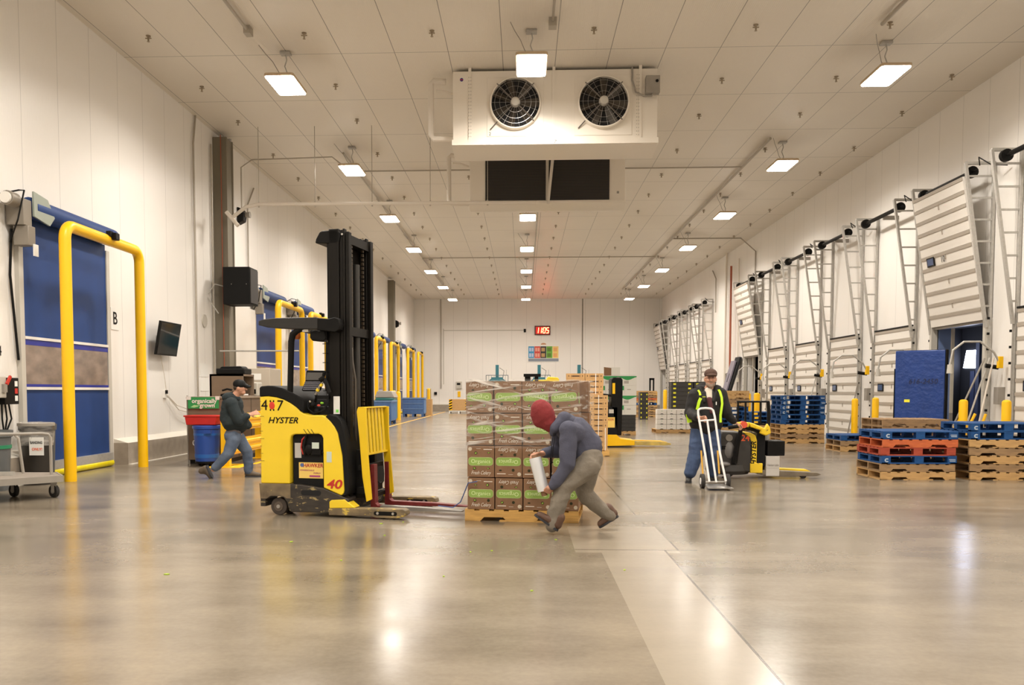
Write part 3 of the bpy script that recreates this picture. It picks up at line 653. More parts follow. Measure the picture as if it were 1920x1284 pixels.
MB().box(0.0, 0.68, -0.3, 0.38, 0, 0.93).build('cabinet', BLK2, sp, bevel=0.01)
MB().box(0.682, 0.70, -0.26, 0.34, 0.04, 0.89).build('grille', mat('grille', (0.035, 0.03, 0.028), 0.7), sp)
MB().sphere((0.22, -0.305, 0.5), 0.012).sphere((0.6, -0.305, 0.5), 0.012).build('mounting_screws', STEEL, sp)
MB().tube([(0.02, -0.1, 0.45), (-0.2, -0.3, 0.5), (-0.38, -0.4, 0.2), (-0.05, -0.5, -0.25)], 0.015, 6).build('speaker_cable', GALV, sp)
tag(MB().box(XL, XL+0.14, 23.4, 25.3, 0, 3.75).build('wall_boxing', WHITE), 'white boxed-in wall projection under the black loudspeaker', 'wall boxing')
tag(MB().tube([(XL+0.3, 21.8, 2.42), (-5.6, 21.8, 2.42)], 0.02, 8).build('grey_rail', GALV), 'thin horizontal metal rail crossing above the workstation', 'rail')
# electrical cabinet at the left edge
ec = thing('electrical_cabinet', 'black and grey electrical control boxes on the left wall at the photo edge', 'electrical cabinet', (XL, 12.5, 1.1))
MB().box(0, 0.2, 0.26, 0.63, 0.12, 0.52).build('black_box', BLK, ec, bevel=0.01)
g = MB().box(0, 0.24, -0.5, 0.24, 0.22, 0.53).build('grey_box', GREYL, ec, bevel=0.01)
MB().box(0.24, 0.28, 0.12, 0.20, 0.3, 0.42).build('switch_plate', GREYP, g)
MB().bar((0.27, 0.2, 0.42), (0.27, 0.30, 0.54), 0.03, 0.04).build('red_switch_lever', RED, g)
for i in range(3): MB().box(0.2, 0.205, 0.52, 0.59, 0.17+i*0.11, 0.25+i*0.11).build('warning_sticker', [PAPER, RED, PAPER][i], ec)
for i, k in enumerate((0.34, 0.43, 0.52)):
    MB().tube([(0.1, k, 0.12), (0.12, k+0.03*(i-1), -0.1), (0.1, 0.4+0.02*(i-1), -0.32), (0.08, 0.42, -0.5)], 0.013, 8).build('cable', BLK, ec)
conduit('dark cable running down the left wall beside the nearest door track', [(XL+0.05, 13.3, 3.9), (XL+0.04, 13.25, 3.2), (XL+0.05, 13.4, 1.9)], 0.02, BLK, 'wall_cable', 'cable')
letter('4', 0.22, BLK, None, (XL+0.008, 12.98, 2.02), face='+x'); tag(C.objects[-1] if False else bpy.context.scene.collection.objects[-1], 'small black number on the left wall above the control boxes', 'wall number')
# ------------------------------------------------------------ far wall: clock, banner, switch
ck = thing('digital_clock', 'red digital wall clock reading 11:05 on the far wall', 'clock', (1.34, YB, 5.42))
MB().box(-0.56, 0.56, -0.12, 0, 0, 0.66).build('case', mat('clock case', (0.09, 0.015, 0.01), 0.4), ck, bevel=0.01)
LED = mat('red LED', (1, 0.1, 0.05), 0.5, emis=(1.0, 0.05, 0.015), estr=16)
MB().box(-0.48, 0.48, -0.124, -0.12, 0.08, 0.58).build('glowing_face', mat('clock face', (0.25, 0.01, 0.005), 0.3, emis=(1, 0.02, 0.01), estr=0.12), ck)  # face given a faint red glow of its own behind the digits
segs = {'0': 'abcdef', '1': 'bc', '5': 'afgcd'}
dg = MB()
def seg7(ch, cx):
    w, h, t = 0.15, 0.38, 0.035; z0 = 0.14; sh = 0.12
    P = {'a': ((0, h), (w, h)), 'b': ((w, h), (w, h/2)), 'c': ((w, h/2), (w, 0)), 'd': ((0, 0), (w, 0)), 'e': ((0, 0), (0, h/2)), 'f': ((0, h/2), (0, h)), 'g': ((0, h/2), (w, h/2))}
    for s_ in segs[ch]:
        (x0, a), (x1, b_) = P[s_]; dg.bar((cx+x0+a*sh, -0.13, z0+a), (cx+x1+b_*sh, -0.13, z0+b_), t, 0.01, up=(0, 1, 0))
for ch, cx in zip('1105', (-0.46, -0.24, 0.03, 0.27)): seg7(ch, cx)
dg.box(-0.02, 0.01, -0.135, -0.125, 0.24, 0.27).box(-0.01, 0.02, -0.135, -0.125, 0.40, 0.43)
dg.build('digits', LED, ck)
bn = thing('wall_banner', 'white banner with five colourful panels under the far wall clock', 'banner', (1.42, YB, 3.5))
MB().box(-1.12, 1.12, -0.03, -0.01, 0, 1.55).build('sheet', PAPER, bn)
for i, c in enumerate(((0.05, 0.30, 0.55), (0.65, 0.07, 0.05), (0.03, 0.03, 0.03), (0.16, 0.42, 0.05), (0.85, 0.62, 0.2))):
    x = -1.08+i*0.432; p = MB().box(x, x+0.42, -0.036, -0.03, 0.28, 1.12).build('colour_panel', mat('banner %d' % i, c, 0.6), bn)
    q = MB()
    for a in range(2):
        for b_ in range(2 if i < 2 else 1): q.box(x+0.06+b_*0.17, x+0.19+b_*0.17 + (0.13 if i > 1 else 0), -0.04, -0.036, 0.36+a*0.4, 0.62+a*0.4)
    q.build('picture_block', mat('banner ink %d' % i, [(0.5, 0.6, 0.8), (0.8, 0.4, 0.3), (0.5, 0.3, 0.12), (0.1, 0.2, 0.03), (0.8, 0.4, 0.15)][i], 0.6), p)
MB().box(-1.08, 1.08, -0.036, -0.03, 0.04, 0.25).build('footer_stripe', mat('banner footer', (0.25, 0.28, 0.33), 0.6), bn)
lg = MB().prism([(-0.2, 0)]+[(0.2*math.cos(R(a))*-1, 0.12*math.sin(R(a))) for a in range(20, 180, 20)]+[(0.2, 0)], -0.036, -0.03, 'y').build('emblem', mat('emblem tan', (0.6, 0.3, 0.15), 0.6), bn)
lg.location = (0, 0, 1.24)
sw = tag(MB().box(-4.85, -4.45, YB-0.15, YB, 1.6, 2.1).box(-4.8, -4.55, YB-0.16, YB-0.15, 1.85, 2.0, 1).box(-4.75, -4.55, YB-0.05, YB, 1.0, 1.4, 2).build('wall_box', [GREYL, BLK, YEL]), 'small wall box with yellow tag on the far wall', 'box')
conduit('conduit hanging down the far wall at its left side', [(-5.95, YB-0.05, HC), (-5.95, YB-0.05, 1.6)], 0.04, PIPE)
tag(MB().box(-0.0, 0.16, YB-0.12, YB, 5.62, 5.86).build('rail_stop', BLK), 'small black stop on the rail left of the clock', 'stop')
tag(MB().box(-6.45, -6.25, YB-0.1, YB, 1.15, 1.35).build('wall_fitting', BLK), 'tiny black fitting on the far wall left of the goalposts', 'fitting')

# ------------------------------------------------------------ pallets
def stringer_pallet(W=1.17, D=1.02):
    """three notched stringers along x, deck boards across"""
    d = MB(); n = 7; bw = 0.1
    for i in range(n):
        y = (D-bw)*i/(n-1); d.box(0, W, y, y+bw, 0.112, 0.128)
    top = d
    b = MB()
    for y in (0, 0.3, 0.62, D-bw): b.box(0, W, y, y+bw, 0, 0.014)
    st = []
    for y in (0.0, D/2-0.02, D-0.04):
        pts = [(0, 0.014), (0.20, 0.014), (0.23, 0.05), (0.42, 0.05), (0.45, 0.014), (W-0.45, 0.014), (W-0.42, 0.05), (W-0.23, 0.05), (W-0.20, 0.014), (W, 0.014), (W, 0.112), (0, 0.112)]
        st.append(MB().prism(pts, y+0.004, y+0.04, 'y').mesh('stringer', [WOOD], 0))
    return top, b, st
def side_pallet(W=1.17, D=1.02):
    d = MB(); b = MB()
    for i in range(8):
        x = (W-0.1)*i/7; d.box(x, x+0.1, 0, D, 0.112, 0.128)
    for x in (0, 0.36, 0.72, W-0.1): b.box(x, x+0.1, 0, D, 0, 0.014)
    # notched stringers facing front
    st = []
    for y in (0.0, D/2-0.02, D-0.04):
        pts = [(0, 0.0), (0.16, 0.0), (0.20, 0.045), (0.40, 0.045), (0.44, 0.0), (W-0.44, 0.0), (W-0.40, 0.045), (W-0.20, 0.045), (W-0.16, 0.0), (W, 0.0), (W, 0.112), (0, 0.112)]
        st.append(MB().prism(pts, y, y+0.04, 'y'))
    return d, b, st
def block_pallet(W=1.17, D=1.02):
    d = MB(); b = MB(); bl = []
    for i in range(7): 
        y = (D-0.11)*i/6; d.box(0, W, y, y+0.11, 0.112, 0.128)
    for x in (0, W/2-0.07, W-0.14): d.box(x, x+0.14, 0, D, 0.095, 0.112)
    for y in (0, D/2-0.05, D-0.1): b.box(0, W, y, y+0.1, 0, 0.018)
    for x in (0, W-0.1): b.box(x, x+0.1, 0, D, 0, 0.018)
    for x in (0, W/2-0.07, W-0.14):
        for y in (0, D/2-0.05, D-0.1): bl.append(MB().box(x, x+0.14+0.0, y, y+0.1, 0.018, 0.095))
    return d, b, bl
PMESH = {}
def pallet_meshes(kind, m):
    k = (kind, m.name)
    if k not in PMESH:
        t, b, s = (side_pallet if kind == 'wood' else block_pallet)()
        PMESH[k] = (t.mesh('top_deck', m, 0), b.mesh('bottom_deck', m, 0), [x.mesh('stringer' if kind == 'wood' else 'block', m, 0) for x in s])
    return PMESH[k]
LOGO = mat('white stencil', (0.42, 0.50, 0.58), 0.7)
MARK = MB().add([(math.cos(R(a))*r_, 0, math.sin(R(a))*r_) for a in range(40, 321, 20) for r_ in (0.016, 0.036)], [(2*i, 2*i+1, 2*i+3, 2*i+2) for i in range(14)]).mesh('curl_mark', LOGO, 0)
def pallet(loc, kind, m, label, group, rz=0.0, marks=False, jit=0.02):
    x, y, z = loc; x += random.uniform(-jit, jit); y += random.uniform(-jit, jit)*0.5
    t = thing('pallet', label, 'pallet', (x, y, z), rz+random.uniform(-0.012, 0.012), group)
    a, b, s = pallet_meshes(kind, m)
    link('top_deck', a, t); link('bottom_deck', b, t)
    for q in s: link(q.name.split('.')[0], q, t)
    if marks:
        link('curl_mark', MARK, t, M=Matrix.Translation((0.08, -0.002, 0.056)) @ Matrix.Diagonal((1, 1, 0.9, 1)))
        MB().box(1.05, 1.15, -0.002, 0, 0.065, 0.075).box(1.06, 1.15, -0.002, 0, 0.04, 0.052).build('stencil_text', LOGO, t)
    return t
ORD = ['bottom', 'second from bottom', 'third from bottom', 'fourth from bottom', 'fifth from bottom', 'sixth from bottom', 'seventh from bottom', 'eighth from bottom', 'ninth from bottom', 'tenth from bottom', 'eleventh from bottom']
PH = 0.130
def stack(x, y, seq, where, group, rz=0, z=0, ph=PH, cat=None):
    for i, (k, m, c) in enumerate(seq):
        top = i == len(seq)-1
        pallet((x, y, z+i*ph), k, m, '%s pallet, %s in %s' % (c, 'topmost' if top else ORD[i], where), group, rz, marks=(k == 'block' and y < 26 and m is PBLUE and random.random() < .7))
W_, D_, B_ = ('wood', WOOD, 'pale wooden'), ('wood', WOODD, 'weathered brown wooden'), ('block', PBLUE, 'blue painted')
O_, R_ = ('wood', PORG, 'orange painted'), ('block', PRED, 'red painted')
stack(5.72, 14.30, [W_, D_, B_, R_, O_, B_], 'the mixed colour stack', 'mixed colour pallet stack')
stack(6.5, 16.25, [W_, D_, D_, B_, D_, D_, D_], 'brown stack behind the mixed colours', 'brown pallet stack behind the mixed colours')
stack(7.10, 14.30, [W_, D_, W_, D_, W_, B_, B_], 'stack at the photo right edge', 'pallet stack at the right edge')
stack(7.42, 20.9, [W_, ('wood', WOODD, 'dark wooden'), B_], 'low stack below the blue panel', 'low pallet stack')
stack(6.98, 24.18, [W_, D_, W_, W_, B_, B_, B_, B_, B_, B_], 'tall stack before the dock doors', 'tall blue and wood pallet stack')
stack(6.9, 27.2, [W_, D_, W_, B_, B_, B_], 'stack behind the jack load guard', 'blue pallet stack behind the jack')
stack(6.05, 28.6, [D_, W_, B_, B_, B_, B_, B_, W_, D_, W_, W_], 'stack beside the older man', 'wood-topped pallet stack')
stack(6.12, 48.6, [W_, D_, W_, D_, W_, B_, W_, O_, D_, W_, W_], 'distant stack by the far docks', 'distant pallet stack')

# padded blue panel leaning behind the pallets
PAD = mat('quilted blue vinyl', (0.012, 0.05, 0.24), 0.35, var=0.2, scale=3, bump=0.8, bscale=9)
bp = thing('padded_panel', 'tall padded blue vinyl panel standing behind the brown pallet stack', 'padded panel', (8.0, 19.4, 0), R(-38))
MB().box(0, 0.98, 0, 0.10, 0, 2.28).build('padding', PAD, bp, bevel=0.02)
MB().box(0.98, 1.0, 0.0, 0.20, 0, 2.29).box(-0.02, 0, 0.0, 0.2, 0.0, 1.9).box(0, 0.98, 0.10, 0.2, 0.0, 2.29).build('black_edge', BLK, bp, bevel=0.01)
MB().box(0.20, 0.31, -0.006, 0, 1.18, 1.24).build('yellow_label', mat('sticker yellow', (0.85, 0.8, 0.05), 0.5), bp)
MB().tube([(0.2, -0.005, 0.75), (0.17, -0.03, 0.6), (0.2, -0.005, 0.45)], 0.012, 6).tube([(0.83, -0.005, 0.5), (0.76, -0.03, 0.36), (0.74, -0.005, 0.2)], 0.012, 6).build('handle_strap', BLK, bp)
letter('616-2450', 0.15, mat('faint ink', (0.008, 0.015, 0.06), 0.5), bp, (0.56, -0.008, 1.62), shear=0.2)
lb = thing('dock_plate', 'grey dock plate and black board leaning on the right wall beside the farther raised door', 'dock plate', (8.72, 40.3, 0), 0)
M = Matrix.Rotation(R(16), 4, 'Y')
MB().box(0, 0.06, -0.1, 0.75, 0, 2.9, 0, M).box(0.1, 0.2, -0.3, 0.55, 0, 3.1, 1, M).box(-0.004, 0, 0.25, 0.36, 1.9, 2.3, 1, M).build('leaning_plates', [mat('purple grey plate', (0.22, 0.2, 0.25), 0.5), DARK], lb)

# ------------------------------------------------------------ the celery pallet
cp_o = Vector((-0.640, 9.575, 0)); cp_rz = math.atan2(9.433-9.573, 0.595+0.638)
GRN = mat('label green', (0.28, 0.43, 0.09), 0.55); LGRN = mat('label pale green', (0.68, 0.80, 0.42), 0.6); WINK = mat('white ink', (0.78, 0.72, 0.62), 0.7)
CEL = mat('celery green', (0.30, 0.45, 0.06), 0.6)
t = thing('pallet', 'yellow-wood pallet carrying the wrapped brown celery boxes', 'pallet', cp_o, cp_rz, None)
WOODY = mat('yellow pallet wood', (0.72, 0.42, 0.12), 0.7, col2=(0.5, 0.28, 0.08), scale=5, stretch=(1, 12, 12))
a, b, s = pallet_meshes('wood', WOODY)
SC = Matrix.Diagonal((1.24/1.17, 1.0, 1, 1))
link('top_deck', a, t, M=SC); link('bottom_deck', b, t, M=SC)
for q in s: link('stringer', q, t, M=SC)
CW, CD, CH = 0.305, 0.50, 0.345
bodym = MB().box(-CW/2+0.005, CW/2-0.005, -CD/2+0.004, CD/2-0.004, -CH/2+0.002, CH/2-0.002).mesh('carton', CARD, 0)
lblm = MB().prism(rrect(0.265, 0.085, 0.03), -0.0025, 0, 'y').mesh('green_label', [GRN], 0)
rimp = rrect(0.27, 0.09, 0.032); rim = MB(); rim.tube([(u, -0.0025, v) for u, v in rimp], 0.0013, 4, closed=True)
rimm = rim.mesh('label_rim', LGRN, 0)
holem = MB().disc((0, 0, 0), 0.016, 'y', 0.003, 14).mesh('hand_hole', mat('hole dark', (0.03, 0.03, 0.01), 0.9), 0)
leafm = MB().prism([(-0.011, -0.006), (0.002, -0.012), (0.012, 0.0), (0.004, 0.011), (-0.006, 0.005)], -0.003, 0, 'y').mesh('celery_bit', CEL, 0)
sealm = MB().disc((0, 0, 0), 0.021, 'y', 0.003, 18).mesh('round_seal', mat('seal tan', (0.6, 0.52, 0.4), 0.6), 0)
def celery_box(cx, cy, cz, inv, dec, label, side=False, tilt=0):
    M0 = Matrix.Translation(cp_o) @ Matrix.Rotation(cp_rz, 4, 'Z') @ Matrix.Translation((cx, cy, cz)) @ Matrix.Rotation(tilt, 4, 'Y')
    o = bpy.data.objects.new('celery_box', None); C.objects.link(o); o.matrix_basis = M0; o.empty_display_size = 0.05
    tag(o, label, 'box', 'brown celery boxes on the pallet')
    link('carton', bodym, o)
    if not dec: return o
    F_ = Matrix.Translation((0, -CD/2+0.003, 0))
    if inv: F_ = F_ @ Matrix.Rotation(math.pi, 4, 'Y')
    def face(F_, sc=1.0):
        l_ = link('green_label', lblm, o, M=F_ @ Matrix.Translation((0, 0, 0.0)))
        link('label_rim', rimm, l_)
        letter('Organics', 0.06, LGRN, l_, (0, -0.0035, 0), weight=0.0)
        me = text_mesh('Fresh Celery', 0.05, WINK, 0.4, 0.0)
        link('lettering', me, o, M=F_ @ Matrix.Translation((0.0, -0.0015, -0.125)) @ Matrix.Rotation(R(90), 4, 'X') @ Matrix.Diagonal((0.82, 1.15, 1, 1)))
        for hx, hz in ((-0.07, -0.075), (0.075, -0.075), (-0.06, 0.092), (0.08, 0.095)):
            h_ = link('hand_hole', holem, o, M=F_ @ Matrix.Translation((hx+random.uniform(-.01, .01), -0.001, hz)) @ Matrix.Diagonal((1, 1, random.choice((0.5, 1, 1)), 1)))
            if random.random() < 0.6: link('celery_bit', leafm, h_, M=Matrix.Translation((0, -0.002, 0)) @ Matrix.Rotation(random.uniform(0, 6), 4, 'Y'))
        link('round_seal', sealm, o, M=F_ @ Matrix.Translation((-0.118, -0.001, 0.135)))
        MB().box(0.03, 0.125, -0.0015, 0, 0.128, 0.136).box(-0.05, 0.0, -0.0015, 0, 0.138, 0.141).build('small_print', WINK, o).matrix_basis = F_
    face(F_)
    if side:
        S_ = Matrix.Translation((CW/2-0.002, 0, 0)) @ Matrix.Rotation(R(90), 4, 'Z')
        link('green_label', lblm, o, M=S_ @ Matrix.Translation((-0.1, 0, -0.02)) @ Matrix.Diagonal((0.5, 1, 1.4, 1)))
    return o
INV = {3: (1, 0, 1, 1), 2: (1, 0, 1, 1), 1: (0, 1, 1, 0), 0: (0, 1, 1, 1)}
RN = ['bottom', 'second', 'third', 'top']; CN = ['leftmost', 'second', 'third', 'rightmost']
for r_ in range(4):
    for c_ in range(4):
        dx = random.uniform(-0.007, 0.007); tl = R(random.uniform(-.7, .7))
        if r_ == 3 and c_ == 3: tl = R(-3.5)
        if r_ == 3: dx -= 0.012
        z = 0.13+CH/2+r_*(CH+0.006)
        celery_box(0.02+CW/2+c_*(CW+0.002)+dx, CD/2+0.005*random.random(), z, INV[r_][c_], True, 'celery box, %s column of the %s row, front, green Organics label %s' % (CN[c_], RN[r_], 'upside-down' if INV[r_][c_] else 'upright'), side=(c_ == 3), tilt=tl)
        celery_box(0.11+CW/2+c_*(CW+0.002)+dx, CD*1.5+0.012, z, 0, False, 'plain brown celery box, rear of pallet, %s column of the %s row' % (CN[c_], RN[r_]))
# stretch film round the upper rows
def film_mat(freq=46, lo=0.55, amt=0.75):
    m = bpy.data.materials.new('stretch film'); m.use_nodes = True; nt = m.node_tree; N = nt.nodes; L = nt.links
    b = N['Principled BSDF']; b.inputs['Base Color'].default_value = (0.9, 0.86, 0.8, 1); b.inputs['Roughness'].default_value = 0.18
    tc = N.new('ShaderNodeTexCoord')
    def streak(rot, sc, lo, hi, st=(1.6, 1.6, freq)):  # folds and glints of the film, painted as pale opaque streaks
        m0 = N.new('ShaderNodeMapping'); m0.inputs['Rotation'].default_value = (0, rot, 0); L.new(tc.outputs['Object'], m0.inputs[0])
        mp = N.new('ShaderNodeMapping'); mp.inputs['Scale'].default_value = st; L.new(m0.outputs[0], mp.inputs[0])
        n = N.new('ShaderNodeTexNoise'); n.inputs['Scale'].default_value = sc; n.inputs['Detail'].default_value = 3; n.inputs['Distortion'].default_value = 0.3; L.new(mp.outputs[0], n.inputs['Vector'])
        r = N.new('ShaderNodeMapRange'); r.inputs[1].default_value = lo; r.inputs[2].default_value = hi; r.clamp = True; L.new(n.outputs['Fac'], r.inputs[0]); return r.outputs[0], n
    a, n1 = streak(R(7), 1.0, lo, lo+0.2); c, n2 = streak(R(-16), 1.0, lo+0.05, lo+0.2)
    mx = N.new('ShaderNodeMath'); mx.operation = 'MAXIMUM'; L.new(a, mx.inputs[0]); L.new(c, mx.inputs[1])
    ml = N.new('ShaderNodeMath'); ml.operation = 'MULTIPLY_ADD'; ml.inputs[1].default_value = amt; ml.inputs[2].default_value = 0.06; L.new(mx.outputs[0], ml.inputs[0])
    tr = N.new('ShaderNodeBsdfTransparent'); ms = N.new('ShaderNodeMixShader'); L.new(ml.outputs[0], ms.inputs[0]); L.new(tr.outputs[0], ms.inputs[1]); L.new(b.outputs[0], ms.inputs[2])
    bp_ = N.new('ShaderNodeBump'); bp_.inputs['Strength'].default_value = 0.5; bp_.inputs['Distance'].default_value = 0.01; L.new(n1.outputs['Fac'], bp_.inputs['Height']); L.new(bp_.outputs[0], b.inputs['Normal'])
    L.new(ms.outputs[0], N['Material Output'].inputs[0]); return m
FILM = film_mat(24, 0.53, 0.78); LINER = film_mat(5, 0.45, 0.4)
mb = MB(); x0, x1, y0, y1 = 0.012, 1.262, -0.005, 1.03
def ringf(za, zb, rows=10, ox=0.0):
    rng = random.Random(3); per = []
    n = 14
    per += [(x0+(x1-x0)*i/n, y0) for i in range(n)]+[(x1, y0+(y1-y0)*i/n) for i in range(n)]+[(x1-(x1-x0)*i/n, y1) for i in range(n)]+[(x0, y1-(y1-y0)*i/n) for i in range(n)]
    per = [(x+(0.1*y/y1 if x > x0 else 0.06*y/y1), y) for x, y in per]
    vs = []; fs = []; k = len(per)
    for r_ in range(rows+1):
        for (x, y) in per:
            q = noise.noise(Vector((x*3, y*3, r_*0.5)))*0.005; vs.append((x+(q if x in (x0, x1) else 0), y-abs(q) if y == y0 else y+q, za+(zb-za)*r_/rows + noise.noise(Vector((x*2, y*2, 5+r_)))*0.015))
    for r_ in range(rows):
        for i in range(k): fs.append((r_*k+i, r_*k+(i+1) % k, (r_+1)*k+(i+1) % k, (r_+1)*k+i))
    mb.add(vs, fs)
ringf(0.80, 1.545)
o = mb.build('stretch_film', FILM); o.matrix_basis = Matrix.Translation(cp_o) @ Matrix.Rotation(cp_rz, 4, 'Z')
tag(o, 'clear shiny stretch film wrapped around the upper two rows of celery boxes', 'stretch film')
# blue strap end by the box corner
tag(MB().tube([(-0.95, 9.75, 0.14), (-0.78, 9.68, 0.13), (-0.69, 9.62, 0.2), (-0.6, 9.53, 0.42), (-0.5, 9.5, 0.44)], 0.006, 6).build('plastic_strap', mat('strap blue', (0.05, 0.1, 0.3), 0.5)), 'thin blue plastic strap trailing from the celery pallet corner', 'strap')
# leaf scraps on the floor
LF = mat('leaf scrap', (0.35, 0.5, 0.03), 0.6)
for i, (px, py) in enumerate(((313, 1077), (546, 1016), (714, 982), (721, 1004), (756, 979), (997, 1108), (882, 1035), (1042, 1012), (1171, 1069), (640, 1051), (922, 1033), (832, 1081))):
    r = ray(px, py); p = Vector((0, 0, CAMH)) + r*(-CAMH/r.z)
    s_ = 0.012 if i not in (0, 1, 2) else 0.022
    o = MB().prism([(-s_, -s_*.4), (s_*.3, -s_*.7), (s_, 0), (s_*.2, s_*.6), (-s_*.7, s_*.5)], 0.001, 0.007, 'z').build('leaf_scrap', LF)
    o.location = (p.x, p.y, 0); o.rotation_euler = (0, 0, i*1.3)
    tag(o, 'bright green celery leaf scrap on the floor left foreground' if i == 0 else 'tiny green celery scrap on the polished floor near the lift truck and pallet', 'leaf scrap', 'celery scraps on the floor')

# ------------------------------------------------------------ the yellow reach truck
rt_ = thing('reach_truck', 'yellow and black electric reach lift truck with tall black mast, numbered 407', 'lift truck', (-3.1518, 9.961, 0), math.atan2(-0.19, 0.982))
body = [(0.145, .362), (0.15, 1.0), (0.145, 1.356), (0.25, 1.362), (0.347, 1.35), (0.44, 1.325), (0.526, 1.285), (.60, 1.235), (.65, 1.19), (.688, 1.165), (.75, 1.148), (.913, 1.148), (.96, 1.125), (1.009, 1.082), (1.06, 1.02), (1.096, .95), (1.149, .696), (1.169, .308), (1.16, .27), (1.129, .247), (.918, .331), (.916, .89), (.90, .925), (.86, .939), (.57, .93), (.53, .915), (.515, .87), (.508, .366)]
MB().prism(body, 0.0, 0.2, 'y').prism(body, 0.98, 1.18, 'y').prism([(0.145, .362), (.145, 1.35), (.45, 1.32), (.5, .37)], 0.19, 0.99, 'y').prism([(0.93, .4), (.93, 1.14), (1.09, .95), (1.16, .3)], 0.19, 0.99, 'y').prism([(.45, 1.0), (.45, 1.32), (.6, 1.2), (.9, 1.14), (.93, .95)], 0.55, 0.99, 'y').build('body_shell', TYEL, rt_, bevel=0.012, smooth=30)
MB().box(.53, .925, 0.05, 1.0, 0.28, 0.935).build('battery', BLK2, rt_)
cap = [(0.143, 1.356), (0.143, 1.455), (.16, 1.474), (.25, 1.482), (.316, 1.48), (.42, 1.455), (.528, 1.412), (.61, 1.372), (.675, 1.335), (.69, 1.31), (.69, 1.17), (.65, 1.19), (.60, 1.235), (.526, 1.285), (.44, 1.325), (.347, 1.35), (.25, 1.362)]
MB().prism(cap, -0.006, 1.18, 'y').build('black_back_pad', BLK2, rt_, bevel=0.012)
band = [(.95, 1.135), (.994, 1.16), (1.08, 1.14), (1.137, 1.09), (1.175, .97), (1.195, .845), (1.228, .40), (1.225, .30), (1.19, .25), (1.129, .245), (1.16, .27), (1.171, .308), (1.15, .696), (1.098, .95), (1.06, 1.02), (1.009, 1.082)]
MB().prism(band, -0.004, 1.15, 'y').build('front_cowl', BLK2, rt_, bevel=0.008)
SK = mat('scuffed chassis steel', (0.05, 0.04, 0.03), 0.55, col2=(0.025, 0.02, 0.018), scale=6, wear=((0.36, 0.28, 0.12), 7, 0.58), stretch=(1, 1, 2.5))
sk = [(.138, .362), (.5, .362), (.62, .36), (.75, .345), (.92, .325), (1.13, .248), (1.22, .21), (1.22, .06), (.999, .05), (.53, .045), (.50, .06), (.47, .16), (.43, .21), (.36, .225), (.27, .215), (.22, .18), (.15, .19)]
MB().prism(sk, -0.012, 1.19, 'y').build('chassis_skirt', SK, rt_, bevel=0.008)
MB().prism([(.132, .364), (.52, .364), (.52, .20), (.47, .20), (.43, .225), (.27, .225), (.22, .19), (.145, .19)], -0.016, .3, 'y').build('rear_skirt', mat('worn brown steel', (0.24, 0.18, 0.10), 0.6, col2=(0.11, 0.08, 0.05), scale=7, wear=((0.55, 0.4, 0.08), 10, 0.66)), rt_)
MB().prism(rrect(0.24, 0.06, 0.028, 4, .77, .27), -0.016, 0.02, 'y').build('tie_down_slot', DARK, rt_)
MB().box(.14, .2, 0.0, 0.3, 0.1, 0.2).build('rear_bumper', SK, rt_)
wh = MB().cyl((.351, 0.03, .100), (.351, 0.11, .100), 0.10, seg=28).cyl((.40, 0.16, .09), (.40, 0.26, .09), 0.09, seg=24).build('drive_wheel', mat('worn tyre', (0.06, 0.045, 0.035), 0.75), rt_, bevel=0.008)
MB().cyl((.351, 0.022, .1), (.351, 0.032, .1), 0.055, seg=24).build('wheel_rim', mat('rim', (0.1, 0.075, 0.055), 0.6), wh)
MB().cyl((.351, 0.012, .1), (.351, 0.03, .1), 0.022, seg=12).build('wheel_hub', GREYP, wh)
OR = mat('scuffed outrigger', (0.30, 0.22, 0.11), 0.55, col2=(0.12, 0.09, 0.055), scale=5, wear=((0.7, 0.5, 0.08), 7, 0.57), stretch=(1, 1, 2))
for w0, w1 in ((-0.02, 0.12), (1.12, 1.26)):
    pf = [(.986, .025), (.986, .10), (1.25, .112), (1.86, .118), (1.895, .10), (1.905, .06), (1.87, .035), (1.80, .012), (1.55, .012), (1.50, .03)]
    og = MB().prism(pf, w0, w1, 'y').build('outrigger', OR, rt_, bevel=0.006)
    MB().prism([(.99, .10), (.99, .18), (1.02, .20), (1.18, .21), (1.30, .115)], w0+0.005, w1+0.03, 'y').build('outrigger_mount', TYEL, og, bevel=0.01)
    MB().prism(rrect(0.27, 0.045, 0.02, 4, 1.66, 0.065), w0-0.003, w1+0.003, 'y').build('wheel_slot', BLK, og)
    MB().disc((1.57, w0-0.006, .066), 0.015, 'y', 0.01, 12).disc((1.75, w0-0.006, .066), 0.015, 'y', 0.01, 12).build('axle_bolt', STEEL, og)
    MB().cyl((1.72, w0+0.03, .045), (1.72, w1-0.03, .045), .045, seg=18).cyl((1.60, w0+0.03, .045), (1.60, w1-0.03, .045), .045, seg=18).build('load_wheel', RUB, og)
MS = 1.0   # mast
def rail(y0, y1, mirror=False):
    mb = MB()
    mb.box(.955, 1.075, y0, y1, 0.12, 3.235)
    mb.box(1.078, 1.115, y0+0.015, y1-0.01, 0.14, 3.225).box(1.118, 1.145, y0+0.005, y1-0.02, 0.12, 3.235).box(1.15, 1.195, y0+0.01, y1, 0.2, 3.2)
    return mb
MB_ = rail(0.12, 0.21); MB_.build('mast_rail', DKM, rt_, bevel=0.006)
rail(0.80, 0.89).build('mast_rail', DKM, rt_, bevel=0.006)
MB().box(.93, .955, .13, .88, 1.15, 3.18).build('mast_guard_edge', BLK, rt_)
for q in ((1.0, 1.17, 3.08, 3.18), (1.05, 1.16, 2.05, 2.15), (1.0, 1.16, .25, .4)): MB().box(q[0], q[1], .2, .82, q[2], q[3]).build('mast_crossbeam', DKM, rt_)
MB().box(1.03, 1.045, .2, .82, .3, 3.15).build('added_mast_backing', DKM, rt_)  # dark backing added so the gap between the rails looks black
